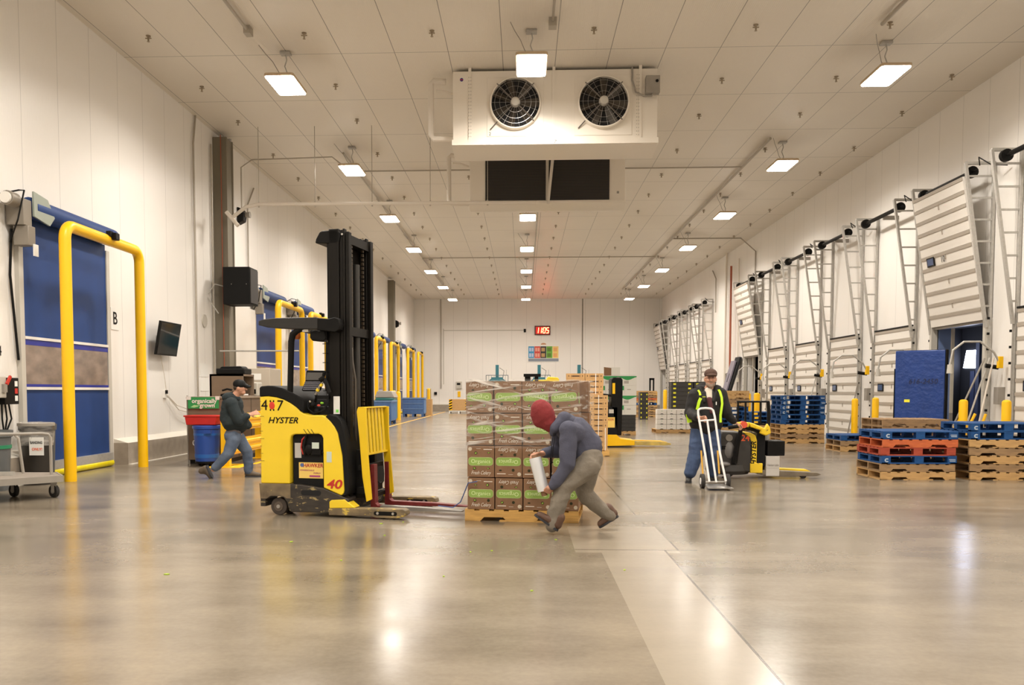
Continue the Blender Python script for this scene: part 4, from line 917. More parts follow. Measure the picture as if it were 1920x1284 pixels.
MB().cyl((1.08, .40, .2), (1.08, .40, 2.9), .045).cyl((1.08, .62, .2), (1.08, .62, 2.9), .045).build('lift_cylinder', mat('cylinder black', (0.03, 0.028, 0.025), 0.3), rt_)
ch = MB(); [ch.box(1.12, 1.145, y, y+0.03, 0.3+i*0.05, 0.335+i*0.05) for i in range(56) for y in (.33, .68)]
ch.build('lift_chain', mat('oily chain', (0.07, 0.05, 0.03), 0.45, metal=0.5), rt_)
MB().tube([(1.19, .3, 1.55), (1.17, .27, 1.75), (1.15, .3, 1.9), (1.1, .35, 1.95)], .014, 8).tube([(1.19, .3, 1.55), (1.18, .32, .6)], .014, 8).build('hydraulic_hose', mat('hose grey', (0.12, 0.1, 0.08), 0.5), rt_)
MB().prism([(.79, 3.085), (.80, 3.13), (.845, 3.205), (.87, 3.218), (1.04, 3.225), (1.085, 3.20), (1.10, 3.17), (1.085, 3.09), (1.03, 3.07), (.93, 3.075)], .12, .88, 'y').build('mast_top_cover', BLK, rt_, bevel=0.01)
MB().disc((1.12, .115, 3.17), .012, 'y', 0.012, 12).build('mast_bolt', STEEL, rt_)
# overhead guard
og = MB()
beam = [(0.139, 2.168), (.139, 2.216), (.20, 2.232), (.335, 2.246), (.845, 2.244), (.88, 2.225), (.89, 2.17), (.86, 2.11), (.60, 2.115), (.4, 2.125), (.25, 2.14)]
og.prism(beam, 0.0, 0.06, 'y').prism(beam, 1.08, 1.14, 'y')
for x in (.15, .27, .39, .51, .63, .75): og.box(x, x+0.04, .05, 1.1, 2.17, 2.21)
og.build('overhead_guard', mat('scuffed guard black', (0.016, 0.014, 0.013), 0.4, wear=((0.4, 0.25, 0.08), 6, 0.70), var=0.3, stretch=(0.4, 1, 3)), rt_, bevel=0.008)
MB().prism([(.86, 2.10), (.86, 2.235), (1.0, 2.225), (1.07, 2.24), (1.12, 2.22), (1.135, 2.16), (1.12, 2.10), (1.07, 2.075), (1.0, 2.085)], -0.004, 0.12, 'y').build('guard_bracket', BLK, rt_, bevel=0.008)
MB().prism([(.86, 2.10), (.86, 2.235), (1.1, 2.225), (1.1, 2.085)], 1.0, 1.1, 'y').build('guard_bracket', BLK, rt_, bevel=0.008)
MB().tube([(.50, .04, 1.30), (.515, .04, 1.7), (.525, .04, 1.98), (.545, .04, 2.06), (.60, .04, 2.10), (.68, .04, 2.13)], [.034, .034, .036, .038, .034, .03], 12).build('guard_post', BLK, rt_)
MB().tube([(.50, 1.1, 1.30), (.52, 1.1, 2.12)], .034, 12).build('guard_post', BLK, rt_)
MB().lathe([(.02, 0.07), (.035, 0.06), (.042, -0.05), (.03, -0.07)], (.473, .3, 2.09), 18).build('amber_beacon', mat('amber lens', (0.55, 0.13, 0.02), 0.25), rt_)
wl = MB().prism([(.745, 2.10), (.74, 2.02), (.77, 1.985), (.90, 1.975), (.935, 2.0), (.93, 2.10)], 0.06, 0.26, 'y').build('work_light', BLK, rt_, bevel=0.012)
MB().box(.67, .74, .02, .1, 2.085, 2.115).build('light_switch_plate', GREYL, rt_)
sc = MB(); [sc.box(.90, .945, .05, .055, 1.42+i*.105, 1.427+i*.105) for i in range(6)]
sc.box(.943, .948, .05, .055, 1.2, 2.1); [sc.box(.93, .935, .05, .9, 1.42+i*.105, 1.427+i*.105) for i in range(6)]
sc.build('wire_screen', BLK, rt_)
# terminal and controls
tr = MB().prism([(.675, 1.42), (.72, 1.525), (.735, 1.635), (.745, 1.645), (.955, 1.64), (.965, 1.625), (.945, 1.55), (.90, 1.42), (.88, 1.405), (.69, 1.408)], .10, .135, 'y').build('computer_terminal', BLK2, rt_, bevel=0.006); tr.location = (-.05, -.02, .01)
MB().prism([(.73, 1.535), (.75, 1.62), (.935, 1.617), (.92, 1.535)], .096, .10, 'y').build('terminal_screen', mat('grey screen', (0.10, 0.095, 0.09), 0.35), tr)
kb = MB()
for r_ in range(5):
    for c_ in range(11): kb.box(.695+r_*0.006+c_*0.019, .71+r_*0.006+c_*0.019, .095, .10, 1.425+r_*0.02, 1.437+r_*0.02)
o = kb.build('keyboard_keys', mat('key grey', (0.2, 0.2, 0.24), 0.5), tr); o['kind'] = 'stuff'
MB().tube([(.78, .12, 1.41), (.78, .14, 1.35), (.74, .16, 1.25)], .016, 8).build('terminal_arm', BLK, rt_)
MB().tube([(.80, .07, 1.38), (.86, .05, 1.47), (.92, .05, 1.54)], .013, 8).tube([(.92, .05, 1.55), (.95, .04, 1.50), (.985, .04, 1.40)], .026, 8, 1).tube([(.87, .04, 1.54), (.92, .04, 1.57)], .028, 8, 1).cyl((.83, .05, 1.42), (.845, .05, 1.445), .02, mi=2).cyl((.875, .045, 1.475), (.895, .045, 1.5), .018, mi=2).build('control_handle', [GREYP, BLK, TYEL], rt_)
ct = MB().box(.70, .98, .12, .9, 1.14, 1.24).sphere((.76, .08, 1.27), .035).sphere((.80, .1, 1.19), (.04, .03, .035)).box(.80, .95, .1, .12, 1.33, 1.37)
ct.tube([(.70, .08, 1.30), (.72, .04, 1.22), (.80, .02, 1.17), (.92, .02, 1.20), (.97, .05, 1.30)], .008, 6).tube([(.95, .08, 1.36), (.94, .03, 1.25), (.88, .02, 1.18)], .008, 6).build('control_console', BLK2, rt_)
MB().sphere((.885, .055, 1.285), (.022, .012, .013)).build('green_button', mat('green knob', (0.25, 0.6, 0.03), 0.4), rt_)
MB().sphere((.845, .055, 1.258), (.022, .012, .012)).build('red_button', mat('red knob', (0.7, 0.08, 0.05), 0.4), rt_)
MB().sphere((.745, .04, 1.30), (.014, .01, .014)).build('chrome_knob', STEEL, rt_)
# battery details
MB().tube([(.66, .035, .70), (.635, .03, .78), (.65, .03, .87), (.70, .035, .92)], .008, 8, 1).tube([(.68, .03, .70), (.67, .025, .8), (.7, .03, .92)], .016, 8).sphere((.73, .03, .76), (.05, .03, .065)).box(.76, .88, .02, .06, .70, .76).sphere((.915, .02, .725), .02).build('battery_plug', [BLK, RED], rt_)
MB().box(.55, .63, .045, .05, .66, .83).build('spec_label', mat('label grey', (0.5, 0.48, 0.45), 0.5), rt_)
hl = MB().box(.60, .895, .042, .05, .43, .61).build('battery_label', mat('label yellow', (0.85, 0.6, 0.15), 0.5), rt_)
letter('HAWKER', 0.062, mat('label red', (0.45, 0.02, 0.03), 0.5), hl, (.775, .040, .575), weight=0.0012, sx=0.95)
MB().disc((.64, .04, .58), .022, 'y', .004, 16).build('round_logo', mat('logo blue grey', (0.1, 0.15, 0.35), 0.5), hl)
letter('POWERSOURCE', 0.024, mat('label purple', (0.4, 0.05, 0.2), 0.5), hl, (.70, .040, .52), shear=0.3); letter('ENERGY', 0.024, mat('label purple', (0.4, 0.05, 0.2), 0.5), hl, (.82, .040, .49), shear=0.3)
MB().box(.73, .86, .040, .042, .445, .465).build('label_bar', mat('label purple', (0.4, 0.05, 0.2), 0.5), hl)
MB().box(.775, .86, .015, .02, .77, .84).box(.96, 1.02, -.003, .0, .62, .74).build('white_sticker', mat('sticker pale', (0.6, 0.68, 0.6), 0.5), rt_)
# lettering on the near side
letter('HYSTER', 0.098, BLK, rt_, (.43, -0.004, 1.085), shear=0.3, weight=0.0012, sx=1.08)
letter('4', 0.17, BLK, rt_, (.205, -0.004, 1.255), weight=0.0); letter('7', 0.17, BLK, rt_, (.39, -0.004, 1.25), weight=0.0, shear=0.1)
MB().sphere((.297, -0.002, 1.255), (.035, .004, .045)).build('red_round_sticker', mat('sticker red', (0.7, 0.04, 0.02), 0.45), rt_)
MB().box(.27, .285, -.003, 0, 1.195, 1.215).box(.31, .325, -.003, 0, 1.195, 1.215).box(.27, .285, -.003, 0, 1.295, 1.315).box(.31, .325, -.003, 0, 1.295, 1.315).build('black_sticker_marks', BLK, rt_)
letter('40', 0.14, mat('number red', (0.55, 0.03, 0.02), 0.5), rt_, (1.045, -0.004, .37), shear=0.2, weight=0.003, sx=1.3)
for i in range(3):
    x = .68+i*.045; MB().add([(x, -.003, .99), (x+.008, -.003, .99), (x+.055, -.003, .925), (x+.047, -.003, .925)], [(0, 1, 2, 3)]).build('vent_slash', BLK, rt_)
for i in range(9): MB().box(.144, .165+.015*(i % 3), -.003, 0, 1.30-i*.085, 1.305-i*.085).build('scratch_mark', mat('scratch', (0.3, 0.18, 0.03), 0.6), rt_)
ps = MB().box(1.0, 1.075, .112, .118, 1.16, 1.36).build('paper_notice', PAPER, rt_)
MB().box(1.03, 1.06, .108, .112, 1.18, 1.21).build('green_patch', mat('bright green', (0.2, 0.8, 0.1), 0.5), ps)
# carriage, load backrest, forks
BR = mat('backrest yellow', (0.90, 0.60, 0.01), 0.38, var=0.06, scale=5)
def P_(z): return 1.275+(1.23-z)*0.085     # lean of the backrest
br = MB()
for y in (.12, .86):
    e = 0.045 if y < .5 else 0.06
    q = [(P_(1.235)-.0, 1.19), (P_(1.23)+.01, 1.225), (P_(1.23)+.05, 1.238), (P_(1.2)+.11, 1.235), (P_(.9)+.085, .9), (P_(.5)+.085, .5), (P_(.2)+.085, .2), (P_(.19)+.02, .17), (P_(.5)+.0, .45), (P_(.9), .9)]
    br.prism(q, y, y+0.025, 'y')
br.bar((P_(1.22)+.05, .12, 1.232), (P_(1.22)+.05, .88, 1.232), .07, .015).bar((P_(.70)+.03, .12, .70), (P_(.70)+.03, .88, .70), .05, .02)
br.build('load_backrest', BR, rt_, bevel=0.003)
sl = MB()
for i in range(6):
    y = .22+i*.108; sl.bar((P_(1.22)+.05, y, 1.225), (P_(.70)+.03, y, .70), .035, .012, up=(0, 1, 0)); 
for i in range(6):
    y = .22+i*.108
    MB().bar((P_(1.22)+.06, y, 1.225), (P_(.70)+.05, y, .70), .012, .065, up=(0, 1, 0)).build('backrest_slat', BR, rt_)
MB().bar((1.30, .14, .55), (1.30, .84, .55), .05, .06).bar((1.32, .3, .2), (1.32, .9, .2), .06, .05).box(1.24, 1.33, .18, .80, .25, .33).box(1.22, 1.3, .22, .28, .2, .75).box(1.22, 1.3, .62, .68, .2, .75).bar((1.2, .25, .6), (1.32, .7, .3), .04, .05).build('fork_carriage', BLK, rt_, bevel=0.005)
for y, x in ((.40, 1.345), (.84, 1.36)):
    fk = MB().prism([(x-.02, .05), (x-.02, .57), (x+.03, .57), (x+.04, .12), (x+.07, .095), (1.95, .085), (2.42, .06), (2.42, .05), (1.9, .045), (x+.03, .045)], y, y+.10, 'y').build('fork', DRED, rt_, bevel=0.003)
    if y < .5: MB().prism([(x+.10, .0945), (1.95, .0855), (2.42, .0605), (2.42, .049), (1.9, .044), (x+.10, .044)], y-.001, y+.101, 'y').build('bare_blade', mat('worn blade steel', (0.30, 0.28, 0.26), 0.4, metal=0.5), fk)
# ------------------------------------------------------------ people
def blob(name, prims, m, parent, voxel=0.012, smooth=6, wrinkle=0.0, wscale=9.0, seed=0, mats=None, inflate=0.0):
    """one continuous surface grown round tapered capsules ('c', p, q, r1, r2[, flat axis, factor]) and ellipsoids ('e', c, (rx, ry, rz), M)"""
    mb = MB()
    for p in prims:
        if p[0] == 'c':
            a, b_, r1, r2 = Vector(p[1]), Vector(p[2]), p[3]+inflate, p[4]+inflate
            n = max(2, int((b_-a).length/(0.6*min(r1, r2)))+1); n = min(n, 14)
            k = MB().tube([a.lerp(b_, i/n) for i in range(n+1)], [r1+(r2-r1)*i/n for i in range(n+1)], 14)
            k.sphere(a, r1); k.sphere(b_, r2)
            if len(p) > 5:                      # flatten along an axis about the segment's middle
                ax = Vector(p[5]).normalized(); f_ = p[6]; mid = (a+b_)/2
                k.v = [v - ax*((v-(a+(b_-a)*max(0, min(1, (v-a).dot(b_-a)/max(1e-9, (b_-a).length_squared))))).dot(ax))*(1-f_) for v in k.v]
            mb.add(k.v, k.f)
        else:
            r = p[2]; r = (r, r, r) if isinstance(r, (int, float)) else r
            mb.sphere(p[1], tuple(x+inflate for x in r), p[3] if len(p) > 3 else None, 16)
    o = mb.build('tmp_blob', m, None, smooth=0)
    rm = o.modifiers.new('r', 'REMESH'); rm.mode = 'VOXEL'; rm.voxel_size = voxel; rm.use_smooth_shade = True
    sm = o.modifiers.new('s', 'SMOOTH'); sm.factor = 0.6; sm.iterations = smooth
    dg = bpy.context.evaluated_depsgraph_get(); dg.update()
    me = bpy.data.meshes.new_from_object(o.evaluated_get(dg)); bpy.data.objects.remove(o)
    me.name = name
    if wrinkle:
        nrm = [v.normal.copy() for v in me.vertices]
        for v, nn in zip(me.vertices, nrm):
            c = v.co
            a = noise.noise(Vector((c.x*wscale*0.8+seed, c.y*wscale*0.8, c.z*wscale*1.5)))
            b_ = noise.noise(Vector((c.x*wscale*2.3, c.y*wscale*2.3+seed, c.z*wscale*3)))
            f_ = (1-abs(a)*2)*0.7+b_*0.4
            v.co = c + nn*(f_*wrinkle)
    if parent is not None:
        me.transform(chain(parent).inverted())
    me.polygons.foreach_set('use_smooth', [True]*len(me.polygons))
    if not me.materials: me.materials.append(m)
    return link(name, me, parent)

def hand(wrist, d, n, side, curl=(35, 45, 30), S=1.0, spread=0.05, thumb=(0.6, 0.5)):
    """palm, four fingers of different length with knuckle bends and a thumb; n is the way the palm faces, side (+1/-1) puts the thumb"""
    d = Vector(d).normalized(); n = Vector(n); n = (n-d*n.dot(d)).normalized(); s = d.cross(n)*side
    w = Vector(wrist); out = []
    for off in (0.030, 0.010, -0.010, -0.028):
        out.append(('c', w+s*off*0.7*S+d*0.01*S, w+d*0.082*S+s*off*S, 0.013*S, 0.0115*S))
    L_ = [(0.044, 0.026, 0.021), (0.048, 0.030, 0.023), (0.045, 0.028, 0.022), (0.036, 0.021, 0.019)]
    for k, off in enumerate((0.031, 0.0105, -0.0105, -0.030)):
        p = w+d*0.086*S+s*off*S; ang = 0
        for j in range(3):
            ang += R(curl[j]); dr = (d*math.cos(ang)+n*math.sin(ang)+s*spread*(1.5-k)*0.5).normalized()
            q = p+dr*L_[k][j]*S; out.append(('c', p, q, (0.0098-j*0.0008)*S, (0.0092-j*0.0010)*S)); p = q
    a = w+d*0.022*S+s*0.026*S; t1 = (d*0.75+s*0.65+n*thumb[0]).normalized(); b_ = a+t1*0.042*S
    t2 = (d*0.9+s*0.05+n*thumb[1]).normalized(); c = b_+t2*0.03*S
    out += [('c', a, b_, 0.0135*S, 0.0115*S), ('c', b_, c, 0.011*S, 0.0095*S), ('c', c, c+(t2+n*0.4).normalized()*0.022*S, 0.0098*S, 0.008*S)]
    return out

def shoe(name, heel, toe, m, sole_m, parent, up=(0, 0, 1), wd=0.048, h=0.07):
    """a boot lying along heel->toe (points on the sole), with its own sole and laces"""
    heel, toe = Vector(heel), Vector(toe); d = (toe-heel).normalized(); u = Vector(up); u = (u-d*u.dot(d)).normalized(); s = d.cross(u)
    L_ = (toe-heel).length
    P = lambda a, b_, c=0: heel+d*a*L_+u*b_+s*c
    o = blob(name, [('c', P(.14, .055), P(.5, .05), .05, .045), ('c', P(.5, .045), P(.85, .035), .044, .036), ('c', P(.16, .06), P(.2, .13), .05, .052), ('c', P(.3, .06), P(.38, .09), .045, .035)], m, parent, 0.009, 4, 0.001, 14)
    pts = [(.0, -.028), (.06, -.042), (.3, -.038), (.6, -.046), (.82, -.046), (.95, -.03), (1.0, 0), (.95, .03), (.82, .046), (.6, .046), (.3, .038), (.06, .042), (0, .028)]
    mb = MB(); n = len(pts)
    mb.add([P(a, 0, b_*wd/.046) for a, b_ in pts]+[P(a, .022, b_*1.03*wd/.046) for a, b_ in pts], [tuple(range(n))[::-1], tuple(range(n, 2*n))]+[(i, (i+1) % n, (i+1) % n+n, i+n) for i in range(n)])
    inv = parent.matrix_basis.inverted(); mb.v = [inv @ v for v in mb.v]
    mb.build('sole', sole_m, o)
    lc = MB()
    for k in range(4): lc.tube([P(.36+.07*k, .098-.012*k, -.03), P(.39+.07*k, .106-.013*k, 0), P(.36+.07*k, .098-.012*k, .03)], .003, 5)
    lc.v = [inv @ v for v in lc.v]; lc.build('laces', BLK, o)
    return o

HOOD = mat('grey blue fleece', (0.075, 0.078, 0.115), 0.9, var=0.12, scale=6, bump=0.25, bscale=90)
MAROON = mat('maroon fleece', (0.24, 0.028, 0.03), 0.9, var=0.15, scale=10, bump=0.2, bscale=80)
KHAKI = mat('grey khaki cloth', (0.22, 0.19, 0.15), 0.85, var=0.18, scale=9, bump=0.25, bscale=40)
BOOT = mat('brown leather', (0.12, 0.06, 0.035), 0.55, var=0.3, scale=14)
SOLE = mat('dark sole', (0.03, 0.03, 0.035), 0.7)
HAIRD = mat('dark hair', (0.04, 0.022, 0.012), 0.7)

# --- the man bending to wrap the pallet
pb = thing('person', 'man in maroon hood, grey sweatshirt and khaki trousers bending to wrap the pallet with film', 'person', (0.62, 8.9, 0))
Yn, Yf, Ym = 8.66, 9.00, 8.83
A = at
head = A(1019, 777, Ym)
neck = A(1048, 795, Ym); chest = A(1072, 818, Ym); belly = A(1092, 845, Ym); pelvis = A(1100, 866, Ym)
shN, shF = A(1064, 806, Yn-.02), A(1050, 806, Yf+.04)
elN, wrN = A(1064, 868, Yn-.06), A(1036, 908, Yn-.04)
elF, wrF = A(1046, 846, Yf+.0), A(1018, 850, Yf-.12)
hipN, hipF = A(1100, 876, Yn+.08), A(1098, 876, Yf-.08)
knN, anN = A(1060, 908, Yn+.02), A(1036, 975, Yn+.02)
knF, anF = A(1095, 925, Yf-.02), A(1140, 965, Yf+.02)
gripN = A(1017, 925, Yn-.02); gripF = A(1001, 854, Yf-.22)
rollA = A(1003, 858, Ym-.08); rollB = A(1020, 924, Yn+.06)
rd = (rollB-rollA).normalized()
hN = hand(A(1030, 914, Yn-.04), rollB+rd*0.02-A(1030, 914, Yn-.04), (0.1, 1, 0.3), 1, curl=(55, 60, 40), S=1.0)
hF = hand(A(1016, 850, Yf-.13), rollA-rd*0.03-A(1016, 850, Yf-.13)+Vector((-.03, 0, .02)), (-.1, -.3, -1), -1, curl=(25, 35, 25), S=1.0)
body_p = [('e', head, (.085, .075, .105), Matrix.Rotation(R(35), 4, 'Y')), ('c', head+Vector((.02, 0, -.03)), neck, .055, .06), ('c', neck, chest, .055, .10), ('c', chest, belly, .12, .13), ('c', belly, pelvis, .13, .13),
  ('c', shN, shF, .055, .055), ('c', shN, elN, .05, .042), ('c', elN, wrN, .042, .03), ('c', shF, elF, .05, .042), ('c', elF, wrF, .042, .03),
  ('c', wrN, A(1030, 914, Yn-.04), .03, .028), ('c', wrF, A(1016, 850, Yf-.13), .03, .028),
  ('c', hipN, knN, .08, .055), ('c', knN, anN, .055, .04), ('c', hipF, knF, .08, .055), ('c', knF, anF, .055, .04),
  ('c', head+Vector((-.065, 0, -.035)), head+Vector((-.098, 0, -.055)), .016, .014), ('e', head+Vector((-.05, 0, -.085)), (.04, .035, .03))]+hN+hF
blob('body', body_p, SKIN, pb, 0.0065, 3)
sweat = [('c', neck+Vector((.0, 0, -.01)), A(1078, 812, Ym), .085, .165), ('c', A(1078, 812, Ym), A(1098, 836, Ym), .165, .16), ('c', A(1098, 836, Ym), A(1099, 853, Ym), .165, .155), ('c', A(1074, 812, Ym), A(1080, 845, Ym), .13, .12),
  ('c', shN, A(1078, 812, Yn+.05), .085, .1), ('c', shF, A(1070, 810, Yf-.05), .08, .1),
  ('c', shN+Vector((.01, 0, 0)), elN, .088, .075), ('c', elN, A(1042, 904, Yn-.04), .075, .055), ('c', A(1042, 904, Yn-.04), A(1036, 910, Yn-.04), .052, .045),
  ('c', shF, elF, .08, .066), ('c', elF, A(1022, 849, Yf-.09), .062, .048)]
sw_ = blob('sweatshirt', sweat, HOOD, pb, 0.010, 4, 0.012, 5, 1)
blob('sweatshirt_hood', [('c', A(1040, 803, Yn+.05), A(1060, 783, Yn+.10), .05, .06), ('c', A(1040, 803, Yf-.05), A(1060, 783, Yf-.10), .05, .06), ('c', A(1040, 803, Yn+.05), A(1037, 812, Ym-.1), .045, .035), ('c', A(1058, 784, Yn+.1), A(1058, 784, Yf-.1), .07, .07), ('e', A(1066, 790, Ym), (.09, .13, .075))], HOOD, sw_, 0.010, 3, 0.004, 9, 4)
for dx in (0, 3):
    MB().tube([A(1038+dx, 812, Yn+.02), A(1034+dx, 840, Yn), A(1033+dx, 866, Yn+.01)], .003, 5).sphere(A(1033+dx, 867, Yn+.01), .007).build('drawstring', BLK, sw_, world=True)
hd = blob('maroon_hood', [('e', head+Vector((-.005, 0, .012)), (.112, .105, .145), Matrix.Rotation(R(-28), 4, 'Y')), ('c', head+Vector((-.045, 0, .0)), A(1012, 790, Ym), .085, .065), ('c', A(1012, 788, Ym), A(1032, 802, Ym), .065, .05), ('c', head+Vector((.02, 0, -.02)), A(1034, 797, Ym), .095, .075)], MAROON, pb, 0.009, 3, 0.009, 7, 2)
trous = [('c', A(1106, 860, Yn+.1), A(1104, 862, Yf-.1), .13, .13), ('c', A(1102, 872, Yn+.06), A(1070, 900, Yn+.03), .125, .095), ('c', A(1070, 900, Yn+.03), A(1058, 915, Yn+.02), .093, .088), ('c', A(1058, 912, Yn+.02), A(1040, 965, Yn+.02), .088, .075), ('c', A(1042, 960, Yn+.02), A(1036, 984, Yn+.02), .075, .068),
  ('c', A(1104, 874, Yf-.08), A(1094, 920, Yf-.03), .118, .088), ('c', A(1094, 920, Yf-.03), A(1100, 932, Yf-.02), .088, .083), ('c', A(1100, 930, Yf-.02), A(1132, 958, Yf+.02), .083, .068), ('c', A(1130, 956, Yf+.02), A(1144, 966, Yf+.02), .068, .064)]
blob('trousers', trous, KHAKI, pb, 0.010, 4, 0.013, 5.5, 3)
shoe('boot', A(1045, 996, Yn), A(1001, 966, Yn), BOOT, SOLE, pb, up=(.4, 0, 1))
q = A(1124, 991, Yf+.02); shoe('boot', A(1160, 968, Yf+.02), Vector((q.x, q.y, 0.012)), BOOT, SOLE, pb, up=(-.5, 0, 1))
fr = thing('film_roll', 'clear silvery roll of stretch film held slanted by the bending man', 'film roll', (0.2, 8.8, .3))
MB().cyl(rollA+rd*0.0, rollB-rd*0.02, .062, .058, 28).build('wound_film', mat('shiny film', (0.80, 0.82, 0.84), 0.22, metal=0.2, var=0.1, scale=4, coat=0.5), fr, world=True)
MB().cyl(rollA-rd*0.03, rollB+rd*0.03, .03, .03, 20).build('cardboard_core', CARD, fr, world=True)
fl = MB(); a0, a1 = rollA.copy(), rollB.copy()
c0 = cp_o+Vector((.42, -.03, .83)); 
tail = tag(MB().add([A(1034, 870, 8.95), A(1034, 955, 9.1), A(1038, 955, 9.35), A(1038, 870, 9.42)], [(0, 1, 2, 3)]).build('film_tail', FILM), 'narrow tail of stretch film hanging between the roll and the boxes', 'film')

# --- the man walking on the left
pw = thing('person', 'man in black cap, dark hoodie and blue jeans walking behind the lift truck, looking down', 'person', (-4.7, 14.2, 0))
Yn, Yf, Ym = 14.0, 14.36, 14.18
DGR = mat('dark teal hoodie', (0.018, 0.028, 0.032), 0.9, var=0.2, scale=8, bump=0.2, bscale=70)
JEAN = mat('faded denim', (0.12, 0.155, 0.22), 0.85, col2=(0.06, 0.085, 0.14), scale=5, bump=0.2, bscale=60)
TEE = mat('grey tee', (0.13, 0.11, 0.115), 0.85)
head = A(450, 727, Ym); neck = A(441, 742, Ym)
shN, shF = A(434, 757, Yn-.02), A(438, 757, Yf+.02)
elN, wrN = A(448, 789, Yn-.04), A(466, 778, Yn+.04); elF, wrF = A(456, 785, Yf+.04), A(468, 777, Yf-.04)
hipN, hipF = A(438, 822, Yn+.1), A(444, 822, Yf-.1)
knN, anN = A(431, 851, Yn+.03), A(400, 880, Yn+.03); knF, anF = A(464, 850, Yf-.03), A(466, 882, Yf-.03)
hN = hand(A(468, 777, Yn+.05), (.9, .3, .25), (-.2, .6, -.3), -1, curl=(20, 30, 20)); hF = hand(A(470, 777, Yf-.05), (.9, -.4, .1), (-.2, -.3, .8), 1, curl=(30, 35, 20))
body_p = [('e', head, (.095, .075, .115), Matrix.Rotation(R(12), 4, 'Y')), ('e', head+Vector((.045, 0, -.075)), (.045, .045, .04)), ('c', head+Vector((.09, 0, -.01)), head+Vector((.112, 0, -.03)), .012, .014), ('e', head+Vector((-.005, -.075, -.01)), (.022, .012, .032)), ('c', head+Vector((-.02, 0, -.05)), neck, .058, .06),
  ('c', neck, A(436, 765, Ym), .065, .12), ('c', A(436, 765, Ym), A(440, 815, Ym), .12, .12), ('c', shN, shF, .055, .055), ('c', shN, elN, .05, .042), ('c', elN, wrN, .042, .03), ('c', shF, elF, .05, .042), ('c', elF, wrF, .042, .03),
  ('c', hipN, knN, .08, .055), ('c', knN, anN, .055, .04), ('c', hipF, knF, .08, .055), ('c', knF, anF, .055, .04)]+hN+hF
blob('body', body_p, SKIN, pw, 0.0075, 3)
hoodie = [('c', A(436, 758, Ym), A(434, 783, Ym), .17, .185), ('c', A(434, 783, Ym), A(439, 793, Ym), .185, .17), ('c', A(439, 793, Ym), A(446, 794, Ym), .17, .17), ('c', shN, shF, .10, .10), ('c', shN, elN, .092, .078), ('c', elN, A(463, 780, Yn+.02), .066, .05), ('c', shF, elF, .078, .068), ('c', elF, A(464, 779, Yf-.02), .066, .05), ('c', A(434, 791, Yn+.1), A(434, 791, Yf-.1), .155, .155), ('c', A(452, 793, Yn+.12), A(452, 793, Yf-.12), .13, .13), ('c', A(450, 794, Ym), A(464, 797, Ym), .09, .07)]
hz = blob('hoodie', hoodie, DGR, pw, 0.012, 4, 0.011, 5.5, 5)
blob('hood', [('e', A(431, 745, Ym), (.13, .14, .085)), ('c', A(428, 743, Yn+.1), A(446, 748, Yn+.1), .045, .035), ('c', A(428, 743, Yf-.1), A(446, 748, Yf-.1), .045, .035)], DGR, hz, 0.01, 3, 0.004, 9)
blob('tee_hem', [('c', A(436, 808, Yn+.12), A(438, 808, Yf-.12), .105, .105), ('c', A(443, 806, Yn+.14), A(444, 806, Yf-.14), .10, .10)], TEE, pw, 0.012, 4, 0.004, 8)
blob('jeans', [('c', A(436, 818, Yn+.12), A(440, 818, Yf-.12), .135, .135), ('c', hipN, A(429, 850, Yn+.03), .115, .085), ('c', A(429, 850, Yn+.03), A(404, 876, Yn+.03), .085, .068), ('c', A(446, 822, Yf-.08), A(464, 848, Yf-.03), .115, .085), ('c', A(464, 848, Yf-.03), A(466, 882, Yf-.03), .085, .072)], JEAN, pw, 0.011, 4, 0.011, 5.5, 8)
q = A(400, 896, Yn+.03); shoe('shoe', A(389, 872, Yn+.03), Vector((q.x, q.y, .01)), mat('tan brown shoe', (0.11, 0.08, 0.05), 0.6, var=0.3, scale=20), SOLE, pw, up=(-1, 0, .45))
q = A(460, 893, Yf-.03); shoe('shoe', Vector((q.x, q.y, .0)), Vector((q.x+.27, q.y, 0.0)), mat('tan brown shoe', (0.11, 0.08, 0.05), 0.6), SOLE, pw)
cp_ = blob('cap', [('e', head+Vector((-.005, 0, .055)), (.112, .092, .085), Matrix.Rotation(R(10), 4, 'Y')), ('c', head+Vector((.08, 0, .045)), head+Vector((.15, 0, .01)), .05, .045, (-.4, 0, 1), .22)], BLK2, pw, 0.007, 2)
blob('hair', [('e', head+Vector((-.055, 0, -.0)), (.05, .08, .05))], HAIRD, pw, 0.007, 2)
MB().sphere(head+Vector((.088, -.03, .01)), .009).sphere(head+Vector((.088, .03, .01)), .009).build('eyes', BLK, pw, world=True)
tag(MB().box(-.06, .06, -.04, .04, -.004, .004).build('yellow_slip', mat('yellow slip', (0.85, 0.55, 0.02), 0.5)), 'small yellow slip held by the walking man', 'slip').location = A(471, 774, Ym)

# --- the older man with the hand truck
po = thing('person', 'older bearded man in brown cap, black jacket and bright yellow braces, holding a hand truck', 'person', (2.75, 13.8, 0))
JK = mat('black work jacket', (0.008, 0.007, 0.007), 0.75, var=0.2, scale=8, bump=0.15, bscale=50)
DEN = mat('dark blue denim', (0.055, 0.09, 0.18), 0.85, col2=(0.03, 0.05, 0.11), scale=5, bump=0.2, bscale=60)
HIV = mat('hi-vis yellow', (0.55, 0.85, 0.02), 0.5)
Ym = 13.85
head = A(1332, 710, Ym-.06); neck = A(1329, 728, Ym)
shL, shR = A(1303, 741, Ym), A(1350, 739, Ym+.02)
elL, wrL = A(1295, 775, Ym-.02), A(1312, 783, 13.32); elR, wrR = A(1361, 773, Ym+.02), A(1378, 792, Ym+.05)
hpL, hpR = A(1313, 806, Ym), A(1332, 806, Ym)
knL, anL = A(1306, 850, Ym-.05), A(1293, 890, 13.75); knR, anR = A(1336, 850, Ym-.02), A(1336, 888, 13.9)
